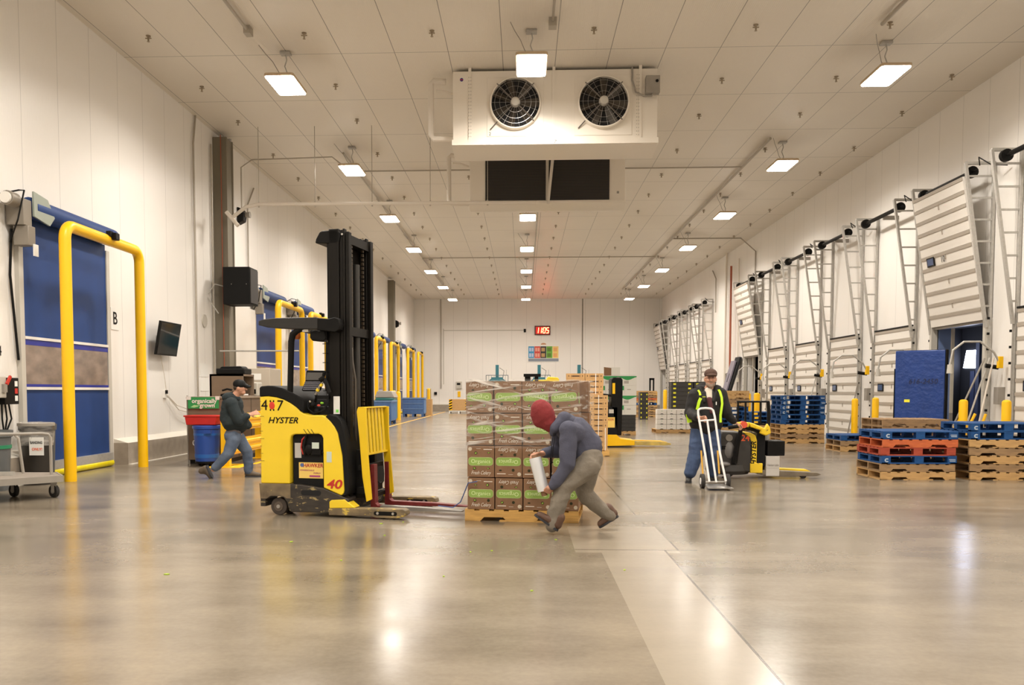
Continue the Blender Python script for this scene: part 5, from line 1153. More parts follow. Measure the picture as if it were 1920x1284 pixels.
hL = hand(A(1313, 784, 13.3), (.75, -.5, .1), (.1, -.8, -.3), 1, curl=(50, 60, 40)); hR = hand(A(1379, 793, Ym+.06), (.9, .2, -.35), (0, .1, -1), -1, curl=(40, 50, 35))
body_p = [('e', head, (.085, .10, .12)), ('e', head+Vector((-.01, -.03, -.085)), (.062, .065, .05)), ('c', head+Vector((-.012, -.095, .0)), head+Vector((-.014, -.12, -.03)), .012, .017), ('e', head+Vector((-.088, 0, -.01)), (.012, .022, .034)), ('e', head+Vector((.088, 0, -.01)), (.012, .022, .034)), ('e', head+Vector((-.045, -.075, -.03)), (.025, .02, .022)), ('e', head+Vector((.03, -.075, -.03)), (.025, .02, .022)),
  ('c', head+Vector((0, .01, -.06)), neck+Vector((0, 0, -.03)), .06, .065), ('c', neck, A(1326, 752, Ym), .07, .14), ('c', A(1326, 752, Ym), A(1322, 800, Ym), .14, .14), ('c', shL, shR, .06, .06), ('c', shL, elL, .05, .042), ('c', elL, wrL, .042, .03), ('c', shR, elR, .05, .042), ('c', elR, wrR, .042, .03),
  ('c', hpL, knL, .085, .06), ('c', knL, anL, .06, .045), ('c', hpR, knR, .085, .06), ('c', knR, anR, .06, .045)]+hL+hR
blob('body', body_p, SKIN, po, 0.0075, 3)
jk = blob('jacket', [('c', A(1325, 750, Ym), A(1324, 775, Ym), .19, .205), ('c', A(1312, 748, Ym), A(1342, 747, Ym), .14, .14), ('c', A(1323, 775, Ym), A(1323, 794, Ym), .205, .205), ('c', A(1310, 793, Ym), A(1338, 793, Ym), .145, .145), ('c', shL, shR, .10, .10), ('c', shL, elL, .108, .098), ('c', elL, A(1308, 782, 13.42), .092, .062), ('c', shR, elR, .105, .09), ('c', elR, A(1375, 789, Ym+.04), .082, .055)], JK, po, 0.012, 4, 0.009, 5.5, 11)
blob('collar_hood', [('c', A(1312, 729, Ym+.06), A(1346, 729, Ym+.07), .06, .06), ('c', A(1314, 728, Ym+.0), A(1320, 752, Ym-.19), .05, .03), ('c', A(1344, 727, Ym+.0), A(1336, 752, Ym-.19), .05, .03), ('e', A(1324, 725, Ym+.12), (.17, .07, .07))], JK, jk, 0.010, 3, 0.004, 9)
blob('undershirt', [('c', A(1328, 733, Ym-.09), A(1330, 746, Ym-.17), .06, .045)], mat('cream shirt', (0.62, 0.56, 0.47), 0.8), po, 0.008, 3)
blob('maroon_shirt', [('c', A(1330, 748, Ym-.18), A(1334, 772, Ym-.20), .045, .03)], mat('dark maroon shirt', (0.10, 0.03, 0.035), 0.8), po, 0.008, 3)
vz = MB()
def ribbon(pts, wd, nrm=(0, -1, 0), t=.006):
    pts = [Vector(p) for p in pts]; vs = []; n = len(pts); nrm = Vector(nrm)
    for i, p in enumerate(pts):
        d = (pts[min(i+1, n-1)]-pts[max(i-1, 0)]).normalized(); s = d.cross(nrm).normalized()
        vs += [p-s*wd/2, p+s*wd/2, p+s*wd/2-nrm*-t, p-s*wd/2-nrm*-t]
    fs = []
    for i in range(n-1):
        for k in range(4): fs.append((i*4+k, i*4+(k+1) % 4, (i+1)*4+(k+1) % 4, (i+1)*4+k))
    fs += [(0, 1, 2, 3), tuple(range(4*n-4, 4*n))]; vz.add(vs, fs)
yf = Ym-.222
ribbon([A(1309, 731, Ym-.08), A(1312, 736, Ym-.13), A(1313, 741, Ym-.17)], .03); ribbon([A(1314, 746, yf), A(1311, 752, yf-.01), A(1307, 768, yf-.0)], .045)
ribbon([A(1347, 730, Ym-.09), A(1350, 735, Ym-.15), A(1353, 745, yf+.03), A(1354, 757, yf+.02), A(1351, 778, yf), A(1351, 792, yf)], .035)
ribbon([A(1290, 776, Ym-.11), A(1293, 792, Ym-.11)], .07)
vz.build('yellow_braces', HIV, po, world=True)
MB().sphere(A(1320, 744, yf-.012), (.03, .004, .01)).build('chest_emblem', mat('olive emblem', (0.35, 0.4, 0.03), 0.6), po, world=True)
pn = A(1343, 753, yf-.01); MB().bar(pn, pn-Vector((0, 0, .05)), .012, .008).build('pen', PAPER, po, world=True)
blob('jeans', [('c', A(1313, 803, Ym), A(1332, 803, Ym), .135, .135), ('c', A(1312, 808, Ym), A(1305, 850, Ym-.05), .14, .115), ('c', A(1305, 850, Ym-.05), A(1294, 886, 13.76), .112, .092), ('c', A(1334, 808, Ym), A(1338, 850, Ym-.02), .14, .112), ('c', A(1338, 850, Ym-.02), A(1338, 886, 13.92), .110, .09)], DEN, po, 0.012, 4, 0.012, 5.5, 17)
q = A(1290, 902, 13.68); shoe('work_shoe', Vector((q.x+.05, q.y+.20, 0)), Vector((q.x-.01, q.y-.06, 0)), mat('grey black shoe', (0.03, 0.03, 0.03), 0.6), SOLE, po)
q = A(1336, 899, 13.95); shoe('work_shoe', Vector((q.x, q.y+.16, 0)), Vector((q.x+.04, q.y-.10, 0)), mat('grey black shoe', (0.03, 0.03, 0.03), 0.6), SOLE, po)
CAPB = mat('brown cap cloth', (0.085, 0.045, 0.03), 0.85, bump=0.1, bscale=60)
blob('cap', [('e', head+Vector((.005, .01, .075)), (.102, .112, .085)), ('c', head+Vector((-.035, -.10, .055)), head+Vector((.02, -.10, .055)), .055, .055, (0, .3, 1), .25), ('c', head+Vector((-.03, -.13, .045)), head+Vector((.015, -.13, .045)), .05, .05, (0, .3, 1), .22)], CAPB, po, 0.0075, 2)
blob('beard', [('c', head+Vector((-.055, -.05, -.085)), head+Vector((-.01, -.085, -.115)), .028, .032), ('c', head+Vector((.04, -.05, -.085)), head+Vector((-.01, -.085, -.115)), .028, .032), ('c', head+Vector((-.035, -.105, -.052)), head+Vector((.012, -.105, -.052)), .009, .009)], mat('grey beard', (0.27, 0.19, 0.14), 0.9, bump=0.3, bscale=150), po, 0.006, 2, 0.001, 30)
g_ = MB()
for s_ in (-.045, .022): g_.tube([head+Vector((s_+.024*math.cos(R(a)), -.104, .012+.015*math.sin(R(a)))) for a in range(0, 360, 30)], .0014, 5, closed=True)
g_.tube([head+Vector((-.071, -.105, .015)), head+Vector((-.09, 0, .01))], .003, 5).tube([head+Vector((.048, -.105, .015)), head+Vector((.09, 0, .01))], .003, 5)
g_.build('glasses', BLK, po, world=True)
MB().sphere(head+Vector((-.045, -.093, .012)), (.011, .008, .006)).sphere(head+Vector((.022, -.093, .012)), (.011, .008, .006)).build('eyes', BLK, po, world=True)
# ------------------------------------------------------------ white two-wheeled hand truck
ht = thing('hand_truck', 'white two-wheeled hand truck with yellow braces tilted in front of the older man', 'hand truck', (2.75, 12.8, 0))
Y0, Y1 = 12.80, 13.20
ZT = lambda x, y, t: at(x, y, Y0+(Y1-Y0)*t)
fr_ = MB()
pl = [ZT(1330, 903, .02), ZT(1322, 850, .4), ZT(1309, 776, .95), ZT(1309, 769, .98), ZT(1313, 766, 1), ZT(1323, 765, 1), ZT(1333, 766, 1), ZT(1337, 769, .98), ZT(1340, 780, .92), ZT(1350, 850, .38), ZT(1361, 902, .02)]
fr_.tube(pl, .016, 10); fr_.tube([ZT(1313, 789, .86), ZT(1340, 787, .86)], .013, 8); fr_.tube([ZT(1326, 788, .86), ZT(1343, 904, .02)], .015, 10)
HTW = mat('white tube paint', (0.80, 0.79, 0.78), 0.3)
fr_.build('tube_frame', HTW, ht, world=True)
MB().tube([ZT(1316, 845, .42)+Vector((0, .05, 0)), ZT(1321, 892, .06)+Vector((0, .12, .02))], .013, 8).tube([ZT(1347, 845, .42)+Vector((0, .05, 0)), ZT(1352, 892, .06)+Vector((0, .12, .02))], .013, 8).build('yellow_brace', mat('orange yellow', (0.75, 0.42, 0.06), 0.4), ht, world=True)
a_, b_ = at(1325, 908, 12.75), at(1372, 907, 12.75)
MB().add([(a_.x, 12.98, .05), (b_.x-.06, 12.98, .05), (b_.x, 12.62, .03), (a_.x-.0, 12.62, .03), (a_.x, 12.98, .06), (b_.x-.06, 12.98, .06), (b_.x, 12.62, .04), (a_.x, 12.62, .04)], [(0, 1, 2, 3), (4, 5, 6, 7), (0, 1, 5, 4), (1, 2, 6, 5), (2, 3, 7, 6), (3, 0, 4, 7)]).build('toe_plate', STEEL, ht, world=True)
for px in (1317, 1364):
    c = at(px, 903, 12.95); c.z = .105
    wl_ = MB().cyl(c-Vector((.025, 0, 0)), c+Vector((.025, 0, 0)), .105, seg=26).build('wheel', RUB, ht, world=True, bevel=0)
    k = MB().cyl(c-Vector((.03, 0, 0)), c+Vector((.03, 0, 0)), .05, seg=18); k.v = [ht.matrix_basis.inverted() @ v for v in k.v]; k.build('rim', HTW, wl_)
MB().cyl(at(1317, 903, 12.95)*1.0, at(1364, 903, 12.95), .012).build('axle', STEEL, ht, world=True)

# ------------------------------------------------------------ walkie pallet jack no. 24
pj = thing('pallet_jack', 'grey and yellow ride-on electric pallet jack numbered 24 held by the older man', 'pallet jack', (3.40, 14.45, 0), R(-1))
GB = mat('dark grey jack body', (0.04, 0.036, 0.033), 0.45, var=0.15, scale=5)
JY = mat('worn yellow', (0.88, 0.60, 0.02), 0.4, var=0.05, scale=5, wear=((0.05, 0.04, 0.03), 14, 0.62))
MB().prism([(-.20, .22), (-.21, .70), (-.17, .76), (.22, .745), (.30, .70), (.33, .62), (.34, .10), (.05, .10)], 0, .72, 'y').build('motor_cover', GB, pj, bevel=0.02)
MB().prism([(.16, .755), (.28, .745), (.36, .70), (.385, .62), (.385, .11), (.30, .11), (.295, .60), (.27, .67), (.2, .72)], -.015, .74, 'y').box(.28, .48, -.02, .72, .09, .25).build('yellow_frame_edge', JY, pj, bevel=0.01)
MB().box(.385, .52, 0, .70, .20, .74).build('battery_box', BLK2, pj, bevel=0.01)
MB().lathe([(.0, 0), (.33, 0), (.36, .06), (.34, .16), (.26, .20), (.05, .205)], (-.02, .28, .06), 30).build('drive_skirt', GB, pj)
MB().sphere((-.05, .1, .46), (.12, .14, .2)).sphere((-.13, .0, .23), (.1, .1, .04)).build('motor_bulge', mat('light grey jack', (0.2, 0.19, 0.18), 0.45), pj)
MB().disc((-.06, -.008, .66), .055, 'y', .02, 22).build('brake_knob', GREYP, pj)
MB().box(-.18, -.02, -.008, 0, .47, .53).build('switch_recess', BLK, pj)
MB().cyl((-.02, .2, .09), (-.02, .42, .09), .09, seg=22).build('drive_wheel', RUB, pj)
ta = MB().tube([(.02, -.05, .25), (.05, -.06, .5), (.10, -.07, .74), (.12, -.07, .86)], [.045, .04, .035, .03], 10).build('tiller_arm', BLK, pj)
MB().tube([(-.1, -.12, .83), (.08, -.12, .86), (.3, -.05, .80), (.42, 0, .76)], .03, 8).build('tiller_head', BLK, pj)
hh = MB().box(.05, .22, -.16, -.04, .84, .92).prism([(.22, .92), (.3, .90), (.48, .82), (.52, .90), (.56, .84), (.58, .74), (.5, .70), (.40, .74), (.42, .79), (.25, .84)], -.12, -.04, 'y').build('handle_guard', JY, pj, bevel=0.015)
MB().cyl((.135, -.175, .88), (.135, -.03, .88), .055, .055, 18).build('red_belly_button', mat('red orange', (0.75, 0.10, 0.05), 0.4), hh)
MB().tube([(.4, .3, .72), (.5, .3, .78), (.62, .3, .70), (.60, .3, .55)], .05, 8).build('grey_hose_cover', GREYP, pj)
lg_ = MB(); 
lg_.tube([(.20, .65, 1.24), (.74, .65, 1.24)], .016, 8)
for x in (.22, .345, .47, .595, .72): lg_.bar((x, .65, 1.24), (x, .65, .86), .03, .025)
lg_.tube([(.72, .65, 1.24), (.74, .65, 1.0), (.72, .65, .75), (.60, .6, .62)], .03, 8).bar((.20, .65, .86), (.74, .65, .86), .03, .03)
lg_.build('load_guard', BLK, pj)
MB().box(.56, .84, .02, .45, .37, .61).build('black_tray', BLK, pj, bevel=0.01)
wb = MB().box(.535, .75, -.01, .5, .04, .365).build('white_battery_case', mat('dull white', (0.55, 0.52, 0.48), 0.5), pj, bevel=0.006)
letter('Hecker Labs', 0.06, GREYP, wb, (.645, -.013, .22), sx=.6)
MB().box(.54, .74, -.012, -.01, .17, .174).build('label_rule', GREYP, wb)
for y0 in (.0, .56):
    MB().prism([(.4, .07), (.4, .14), (.7, .13), (1.35, .10), (1.42, .07), (1.35, .045), (.7, .03)], y0, y0+.17, 'y').build('fork', mat('worn fork', (0.2, 0.16, 0.11), 0.5, var=0.3, scale=8) if y0 == 0 else JY, pj, bevel=0.006)
    MB().cyl((1.15, y0+.03, .04), (1.15, y0+.14, .04), .04).build('fork_wheel', RUB, pj)
letter('24', 0.14, mat('orange ink', (0.85, 0.12, 0.03), 0.5), pj, (.20, -0.004, .655), weight=.003)
me = text_mesh('HYSTER', 0.11, BLK, 0.25, 0.003)
link('lettering', me, pj, M=Matrix.Translation((.335, -.018, .41)) @ Matrix.Rotation(R(90), 4, 'X') @ Matrix.Rotation(R(90), 4, 'Z'))

# ------------------------------------------------------------ goods in the middle distance
TAN = mat('tan carton', (0.60, 0.36, 0.15), 0.75, var=0.1, scale=12); TAND = mat('carton print', (0.10, 0.055, 0.025), 0.7)
STRAPW = mat('white strap', (0.82, 0.78, 0.72), 0.4)
def tan_mesh():
    mb = MB().box(-.2, .2, -.15, .15, 0, .117, 0)
    mb.box(-.08, .08, -.153, -.15, .045, .075, 1).box(-.1, -.09, -.153, -.15, .035, .085, 1).box(.09, .1, -.153, -.15, .035, .085, 1)
    for x in (-.15, .15): mb.box(x-.008, x+.008, -.153, -.15, .045, .08, 1)
    return mb.mesh('tan_carton', [TAN, TAND], 0)
TM = tan_mesh()
pallet((.70, 19.2, 0), 'wood', WOODY, 'yellow pallet carrying the strapped tan cartons', 'pallet under the tan cartons', jit=0)
for c_, (cx, cy, n_) in enumerate(((1.63, 19.38, 10), (1.22, 19.38, 10), (1.56, 19.70, 14), (1.15, 19.70, 14))):
    for i in range(n_):
        o = bpy.data.objects.new('tan_carton', TM); C.objects.link(o); o.location = (cx+random.uniform(-.004, .004), cy, .13+i*.12)
        tag(o, 'flat tan produce carton, layer %d from the pallet, %s' % (i+1, ['front stack right column', 'front stack left column', 'taller rear stack right column', 'taller rear stack left column'][c_]), 'carton', 'tan cartons strapped on the pallet')
for x, z1 in ((1.45, .62), (1.63, 1.33), (1.78, .62)): tag(MB().box(x-.008, x+.008, 19.222, 19.228, .13, z1).build('strap', STRAPW), 'white vertical strap on the front tan cartons, %s' % {1.45: 'left', 1.63: 'middle and tallest', 1.78: 'right'}[x], 'strap')
tag(MB().box(1.58, 1.6, 19.542, 19.548, 1.35, 1.8).build('strap', STRAPW), 'white vertical strap on the taller rear tan cartons', 'strap')
# black reach jack behind
bj = thing('pallet_truck', 'black and yellow stand-up pallet truck between tan cartons and green-white boxes', 'pallet truck', (1.85, 22.3, 0))
MB().box(.0, .52, 0, .8, .30, 1.02).build('battery_case', BLK2, bj, bevel=.01)
MB().prism([(.36, 1.0), (.36, 1.70), (.40, 1.76), (.60, 1.76), (.64, 1.70), (.64, 1.1), (.62, .3), (.52, .3)], 0.0, .75, 'y').build('back_rest', BLK, bj, bevel=.02)
MB().box(.385, .45, -.01, 0, 1.35, 1.62).build('yellow_strip', YEL, bj)
MB().tube([(.0, .1, 1.25), (.15, .1, 1.33), (.4, .1, 1.3)], .03, 8).box(.05, .3, 0, .5, 1.0, 1.14).tube([(.02, .05, 1.02), (.1, .05, 1.2), (.25, .05, 1.1)], .015, 6).build('control_head', BLK2, bj)
MB().prism([(-.05, .10), (-.05, .32), (.5, .32), (.6, .22), (.95, .18), (.95, .05), (.2, .03)], -.02, .8, 'y').build('yellow_base', YEL, bj, bevel=.01)
MB().prism([(.9, .16), (1.7, .14), (1.86, .10), (1.86, .07), (1.7, .05), (.9, .05)], .0, .18, 'y').build('fork', mat('yellow worn fork', (0.7, 0.5, 0.1), 0.5, col2=(0.4, 0.3, 0.1), scale=6), bj); MB().prism([(.9, .16), (1.7, .14), (1.86, .10), (1.7, .05), (.9, .05)], .55, .73, 'y').build('fork', YEL, bj)
MB().cyl((.2, .3, .07), (.2, .5, .07), .07).build('drive_wheel', RUB, bj)
bl_ = MB().box(.03, .45, -.006, 0, .50, .76).build('battery_label', mat('label yellow', (0.85, 0.6, 0.15), 0.5), bj); letter('HAWKER', .085, mat('label red', (0.45, 0.02, 0.03), 0.5), bl_, (.25, -.009, .70))
MB().box(.30, .42, -.005, 0, .86, .96).build('data_plate', GREYL, bj)
# green and white boxes on black crates
WG = mat('white carton', (0.72, 0.70, 0.64), 0.7); GG = mat('green print', (0.03, 0.30, 0.08), 0.6); WP = mat('grey print', (0.42, 0.38, 0.34), 0.7)
def gw_mesh(kind):
    mb = MB().box(-.3, .3, -.2, .2, 0, .31, 0)
    if kind == 0:
        vs = [(-.3+.6*i/10, -.203, .30) for i in range(11)]+[(-.3+.6*i/10, -.203, .22+.05*math.cos(i*.6)) for i in range(11)]
        mb.add(vs, [(i, i+1, i+12, i+11) for i in range(10)], 1); mb.box(-.1, .05, -.203, -.2, .06, .15, 2)
    else:
        mb.box(-.3, -.1, -.203, -.2, .16, .30, 1); mb.box(-.08, -.075, -.203, -.2, 0.05, .25, 2).box(.0, .12, -.203, -.2, .17, .20, 2)
    return mb.mesh('green_white_box', [WG, GG, WP], 0)
GM = [gw_mesh(0), gw_mesh(1)]
pallet((2.45, 28.5, 0), 'wood', WOOD, 'pallet carrying black crates and green-white boxes', 'pallet under the green-white boxes', jit=0)
BC = mat('black crate plastic', (0.03, 0.028, 0.026), 0.5)
def crate_mesh(w_, d_, h_):
    mb = MB().box(-w_/2, w_/2, -d_/2, d_/2, 0, h_-.015, 0).box(-w_/2-.01, w_/2+.01, -d_/2-.01, d_/2+.01, h_-.03, h_-.005, 0)
    for k in range(6): mb.box(-w_/2+.03+k*w_/6.2, -w_/2+.05+k*w_/6.2, -d_/2-.006, -d_/2, .01, h_-.03, 0)
    return mb.mesh('black_crate', [BC], 0)
CM = crate_mesh(.56, .4, .13)
for x_ in (2.72, 3.33):
    for i in range(4):
        o = bpy.data.objects.new('black_crate', CM); C.objects.link(o); o.location = (x_, 28.75, .13+i*.13)
        tag(o, 'flat black crate under the green-white boxes, %s column, %s' % ('left' if x_ < 3 else 'right', ORD[i]), 'crate', 'black crates under the green-white boxes')
for j, x_ in enumerate((2.72, 3.33)):
    for i in range(4):
        o = bpy.data.objects.new('produce_box', GM[(i+1+j*0) % 2 if True else 0]); C.objects.link(o); o.location = (x_, 28.75, .655+i*.315)
        tag(o, 'white produce box with green print, %s column, %s' % (('left', 'right')[j], ['lowest', 'second', 'third', 'top'][i]), 'box', 'green-white produce boxes')
o = thing('opened_box', 'open white box with a brown flap on top of the green-white boxes', 'box', (2.8, 28.75, 1.92)); MB().box(-.2, .3, -.2, .2, 0, .26).build('box_side', WG, o); MB().add([(-.22, -.205, .0), (-.22, -.205, .27), (.02, -.205, .24), (.02, -.205, 0)], [(0, 1, 2, 3)]).build('brown_flap', CARD, o)
tag(MB().box(3.06, 3.6, 28.6, 28.9, 1.925, 1.94).build('cardboard_sheet', WG), 'loose white cardboard sheet on the right green-white boxes', 'sheet')
# tall black crates and white boxes at the right middle
def yc_mesh():
    mb = MB().box(-.4, .4, -.3, .3, 0, .165, 0).box(-.41, .41, -.31, .31, .14, .165, 0)
    for x_ in (-.28, .27): mb.box(x_-.05, x_+.05, -.316, -.31, .05, .11, 1)
    return mb.mesh('folding_crate', [BC, mat('crate latch yellow', (0.75, 0.7, 0.03), 0.5)], 0)
YM = yc_mesh()
for i in range(10):
    for j, x_ in enumerate((5.88, 6.72)):
        o = bpy.data.objects.new('folding_crate', YM); C.objects.link(o); o.location = (x_, 33.3, .13+i*.163)
        tag(o, 'black folding crate with yellow latches, %s column, %s' % (('left', 'right')[j], ORD[i]), 'crate', 'tall stack of black folding crates')
pallet((5.48, 32.98, 0), 'wood', WOOD, 'pallet under the tall black folding crates', 'pallet under the black folding crates', jit=0)
for i in range(6):
    o = bpy.data.objects.new('folding_crate', YM); C.objects.link(o); o.location = (6.0, 44.5, i*.228); o.scale = (.5, 1, 1.35)
    tag(o, 'distant black crate left of the far pallet stack, %s' % ORD[i], 'crate', 'distant black crates')
def wb_mesh():
    mb = MB().box(-.155, .155, -.2, .2, 0, .162, 0).box(-.035, .035, -.203, -.2, 0, .02, 1).box(-.01, .01, -.203, -.2, .10, .12, 2)
    mb.prism([(-.06, 0), (-.03, .022), (.03, .022), (.06, 0)], -.204, -.2, 'y', 1); return mb.mesh('white_box', [mat('white box card', (0.80, 0.76, 0.70), 0.7), BLK, GG], 0)
WM = wb_mesh()
for c_ in range(4):
    for i in range(4):
        o = bpy.data.objects.new('white_box', WM); C.objects.link(o); o.location = (4.66+c_*.325, 30.1, .13+i*.17)
        tag(o, 'small white box behind the older man, column %s, row %s' % (['one from left', 'two from left', 'three from left', 'at right'][c_], ORD[i].replace(' from bottom', ' up')), 'box', 'white boxes on the low pallet')
pallet((4.47, 29.9, 0), 'wood', WOOD, 'pallet carrying the rows of small white boxes', 'pallet under the white boxes', jit=0)
# blue order pickers seen above the celery pallet
TEAL = mat('teal mast paint', (0.03, 0.17, 0.22), 0.5)
for i, (x_, l) in enumerate(((-1.35, 'leftmost'), (.79, 'middle'), (2.82, 'rightmost'))):
    t = thing('order_picker', '%s of three distant teal mast trucks with a caged backrest seen above the celery pallet' % l, 'lift truck', (x_, 45, 0))
    MB().box(-.08, .08, 0, .25, 0, 2.75).build('mast', TEAL, t); MB().box(-.5, .5, .1, .9, 0, .6).box(-.3, .3, -.15, .1, 1.9, 2.12).prism([(-.55, 1.85), (-.3, 2.05), (-.3, 1.85)], -.1, .1, 'y').prism([(.55, 1.85), (.3, 2.05), (.3, 1.85)], -.1, .1, 'y').build('carriage', TEAL, t)
    g = MB(); g.bar((-.56, -.1, 2.22), (.56, -.1, 2.22), .03, .03).bar((-.56, -.1, 1.85), (.56, -.1, 1.85), .03, .03)
    for k in range(9): g.bar((-.56+k*.14, -.1, 1.85), (-.56+k*.14, -.1, 2.22), .012, .012)
    g.bar((-.56, -.1, 1.7), (-.56, -.1, 2.22), .03, .03).bar((.56, -.1, 1.7), (.56, -.1, 2.22), .03, .03).bar((.48, -.1, 2.2), (.48, -.1, 2.5), .01, .01)
    g.build('cage_backrest', mat('cage grey', (0.12, 0.16, 0.17), 0.5), t)
    MB().tube([(.12, 0, 2.6), (.35, 0, 2.45), (.3, 0, 2.1)], .012, 6).build('hose', BLK, t)
yf_ = thing('distant_forklift', 'distant yellow and black forklift top seen above the celery pallet beside the middle teal mast', 'lift truck', (1.0, 36, 0))
MB().box(-.95, -.72, 0, .4, 0, 2.06).build('black_mast', BLK, yf_); MB().box(-.55, -.40, 0, .4, 0, 2.06).build('black_mast', BLK, yf_); MB().box(-.6, .45, .05, .9, .1, 1.88).prism([(-.1, 1.86), (.0, 2.0), (.40, 1.97), (.47, 1.86)], .05, .9, 'y').build('yellow_body', TYEL, yf_, bevel=.02); MB().box(-1.0, -.30, -.05, .02, 2.0, 2.12).build('mast_top', BLK, yf_)
tg = thing('tall_frame', 'tall black upright frame standing behind the distant pallet stack', 'frame', (7.36, 51.0, 0))
MB().box(-.14, -.06, 0, .1, 0, 2.15).box(.06, .14, 0, .1, 0, 2.15).box(-.14, .14, 0, .1, 2.05, 2.16).build('upright_frame', BLK, tg)
# tan box with striped corners by the far wall
sb = thing('striped_crate', 'tan box with black and yellow striped corners on a white pallet near the far wall', 'box', (-4.75, 56, 0))
MB().box(0, 1.25, 0, .9, .18, .90).build('tan_box', TAN, sb); MB().box(0, 1.25, 0, .9, .12, .17).box(0, .08, 0, .9, 0, .12).box(.58, .68, 0, .9, 0, .12).box(1.17, 1.25, 0, .9, 0, .12).build('white_pallet', PAPER, sb)
s1 = MB(); s2 = MB()
for x_ in (0, 1.05):
    s2.box(x_, x_+.2, -.012, -.006, .2, .88)
    for k in range(4): s1.add([(x_, -.015, .22+k*.17), (x_+.2, -.015, .30+k*.17), (x_+.2, -.015, .38+k*.17), (x_, -.015, .30+k*.17)], [(0, 1, 2, 3)])
s1.build('black_stripe', BLK, sb); s2.build('yellow_corner', YEL, sb)
# blue bins, scrubber, red drum, pillars by the left docks
PBIN = mat('blue bin plastic', (0.07, 0.16, 0.38), 0.5, var=0.25, scale=6)
def bluebin(x0, y0, W, D, H, l):
    t = thing('blue_bin', l, 'bin', (x0, y0, 0), 0, 'large blue plastic bins')
    MB().box(0, W, 0, D, .14, H).build('bin_body', PBIN, t, bevel=.02)
    MB().box(-.03, W+.03, -.03, D+.03, H-.06, H).build('rim', mat('bin rim', (0.16, 0.28, 0.5), 0.5), t)
    f_ = MB(); [f_.box(x_, x_+.12, y_, y_+.12, 0, .15) for x_ in (.02, W/2-.06, W-.14) for y_ in (0.0, D-.12)]
    f_.build('feet', PBIN, t)
    rb_ = MB(); [rb_.box(W, W+.02, .1+k*D/7, .16+k*D/7, .2, H-.1) for k in range(7)]; [rb_.box(.05, W-.05, -.02, 0, z, z+.03) for z in (.42, .72)]
    rb_.build('ribs', mat('bin rim', (0.16, 0.28, 0.5), 0.5), t)
bluebin(-6.75, 37.0, 1.15, 1.6, 1.02, 'large blue plastic bin just right of the lift truck backrest')
bluebin(-6.72, 48.6, 1.2, 1.0, 1.05, 'large blue plastic bin farther down the left wall')
fs_ = thing('floor_scrubber', 'teal and grey floor scrubber standing behind the nearer blue bin', 'floor scrubber', (-6.75, 39.2, 0))
MB().box(0.1, .95, 0, 1.2, .15, 1.12).build('teal_tank', mat('scrubber teal', (0.02, 0.14, 0.13), 0.4), fs_, bevel=.05); MB().prism([(0.08, 1.12), (.2, 1.42), (.85, 1.42), (.98, 1.12)], 0, 1.2, 'y').build('grey_cover', mat('scrubber grey', (0.36, 0.33, 0.29), 0.4), fs_, bevel=.03); [MB().cyl((x_, .05, .15), (x_, -.05, .15), .15).build('wheel', RUB, fs_) for x_ in (.25, .8)]
bollard(-6.42, 43.3, 1.45, .12, 'left of two squat yellow bollards by the left docks', 'yellow bollards by the left docks'); bollard(-6.14, 43.0, 1.40, .12, 'right of two squat yellow bollards by the left docks', 'yellow bollards by the left docks')
bollard(-7.1, 31.2+3.5, 1.2, .12, 'yellow bollard just right of the lift truck mast', 'yellow bollards by the left docks')
bollard(-6.2, 57.5, 1.6, .16, 'far yellow bollard by the last goalpost', 'yellow bollards by the left docks')
tag(MB().lathe([(.28, 0), (.28, .35), (.3, .37), (.28, .4), (.28, .75), (.3, .77), (.28, .8), (.28, 1.25), (.02, 1.26)], (0, 0, 0)).build('red_drum', mat('drum red', (0.45, 0.03, 0.03), 0.4)), 'red drum between the yellow bollards and the farther blue bin', 'drum').location = (-6.95, 47.6, 0)
tag(MB().box(-5.68, -5.3, 50.6, 51.2, 0, .95).build('tan_box', TAN), 'upright tan cardboard box right of the farther blue bin', 'box')
ct_ = thing('hand_cart', 'thin upright black hand cart near the far left goalposts', 'cart', (-5.85, 54.2, 0)); MB().tube([(-.12, 0, .3), (-.12, 0, 1.55), (.12, 0, 1.55), (.12, 0, .3)], .03, 6).build('frame', GREYP, ct_); MB().cyl((-.2, 0, .18), (.2, 0, .18), .18).box(-.15, .15, -.1, .2, .3, .7).build('wheels', RUB, ct_)
tag(MB().box(-6.3, -5.35, 33.5, 33.56, 0, .006).box(-5.4, -5.3, 34, 60, 0, .005).build('floor_tape', mat('yellow tape', (0.8, 0.45, 0.05), 0.5)), 'thin orange-yellow tape line on the floor along the left docks', 'tape line')

# ------------------------------------------------------------ workstation on the left
KB_ = mat('brown laminate', (0.21, 0.145, 0.095), 0.6, var=0.1, scale=3)
ws = thing('workstation', 'brown laminate packing workstation behind the walking man', 'workstation', (-6.53, 16.85, 0))
MB().box(0, .72, 0, 4.4, .08, 1.27).build('cabinet_body', KB_, ws, bevel=.005)
MB().box(-.02, .76, -.02, 4.42, 1.27, 1.31).build('worktop', mat('worktop', (0.30, 0.23, 0.17), 0.5), ws, bevel=.004)
MB().box(.02, .7, .03, 4.35, 0, .08).build('plinth', BLK, ws)
for k in range(1, 5): MB().box(.72, .724, k*.85, k*.85+.012, .1, 1.27).build('panel_joint', BLK, ws)
MB().box(-.01, .01, -.02, .02, 0, 1.33).build('corner_trim', GREYP, ws)
sg = thing('organic_sign', 'green sign reading organically grown on the end of the workstation', 'sign', (-6.5, 16.80, 1.08))
MB().box(0, .60, 0, .02, 0, .22).build('board', mat('sign green', (0.03, 0.33, 0.09), 0.5), sg)
letter('organically', .115, PAPER, sg, (.32, -.003, .145), weight=.003); letter('grown', .115, PAPER, sg, (.38, -.003, .06), weight=.003)
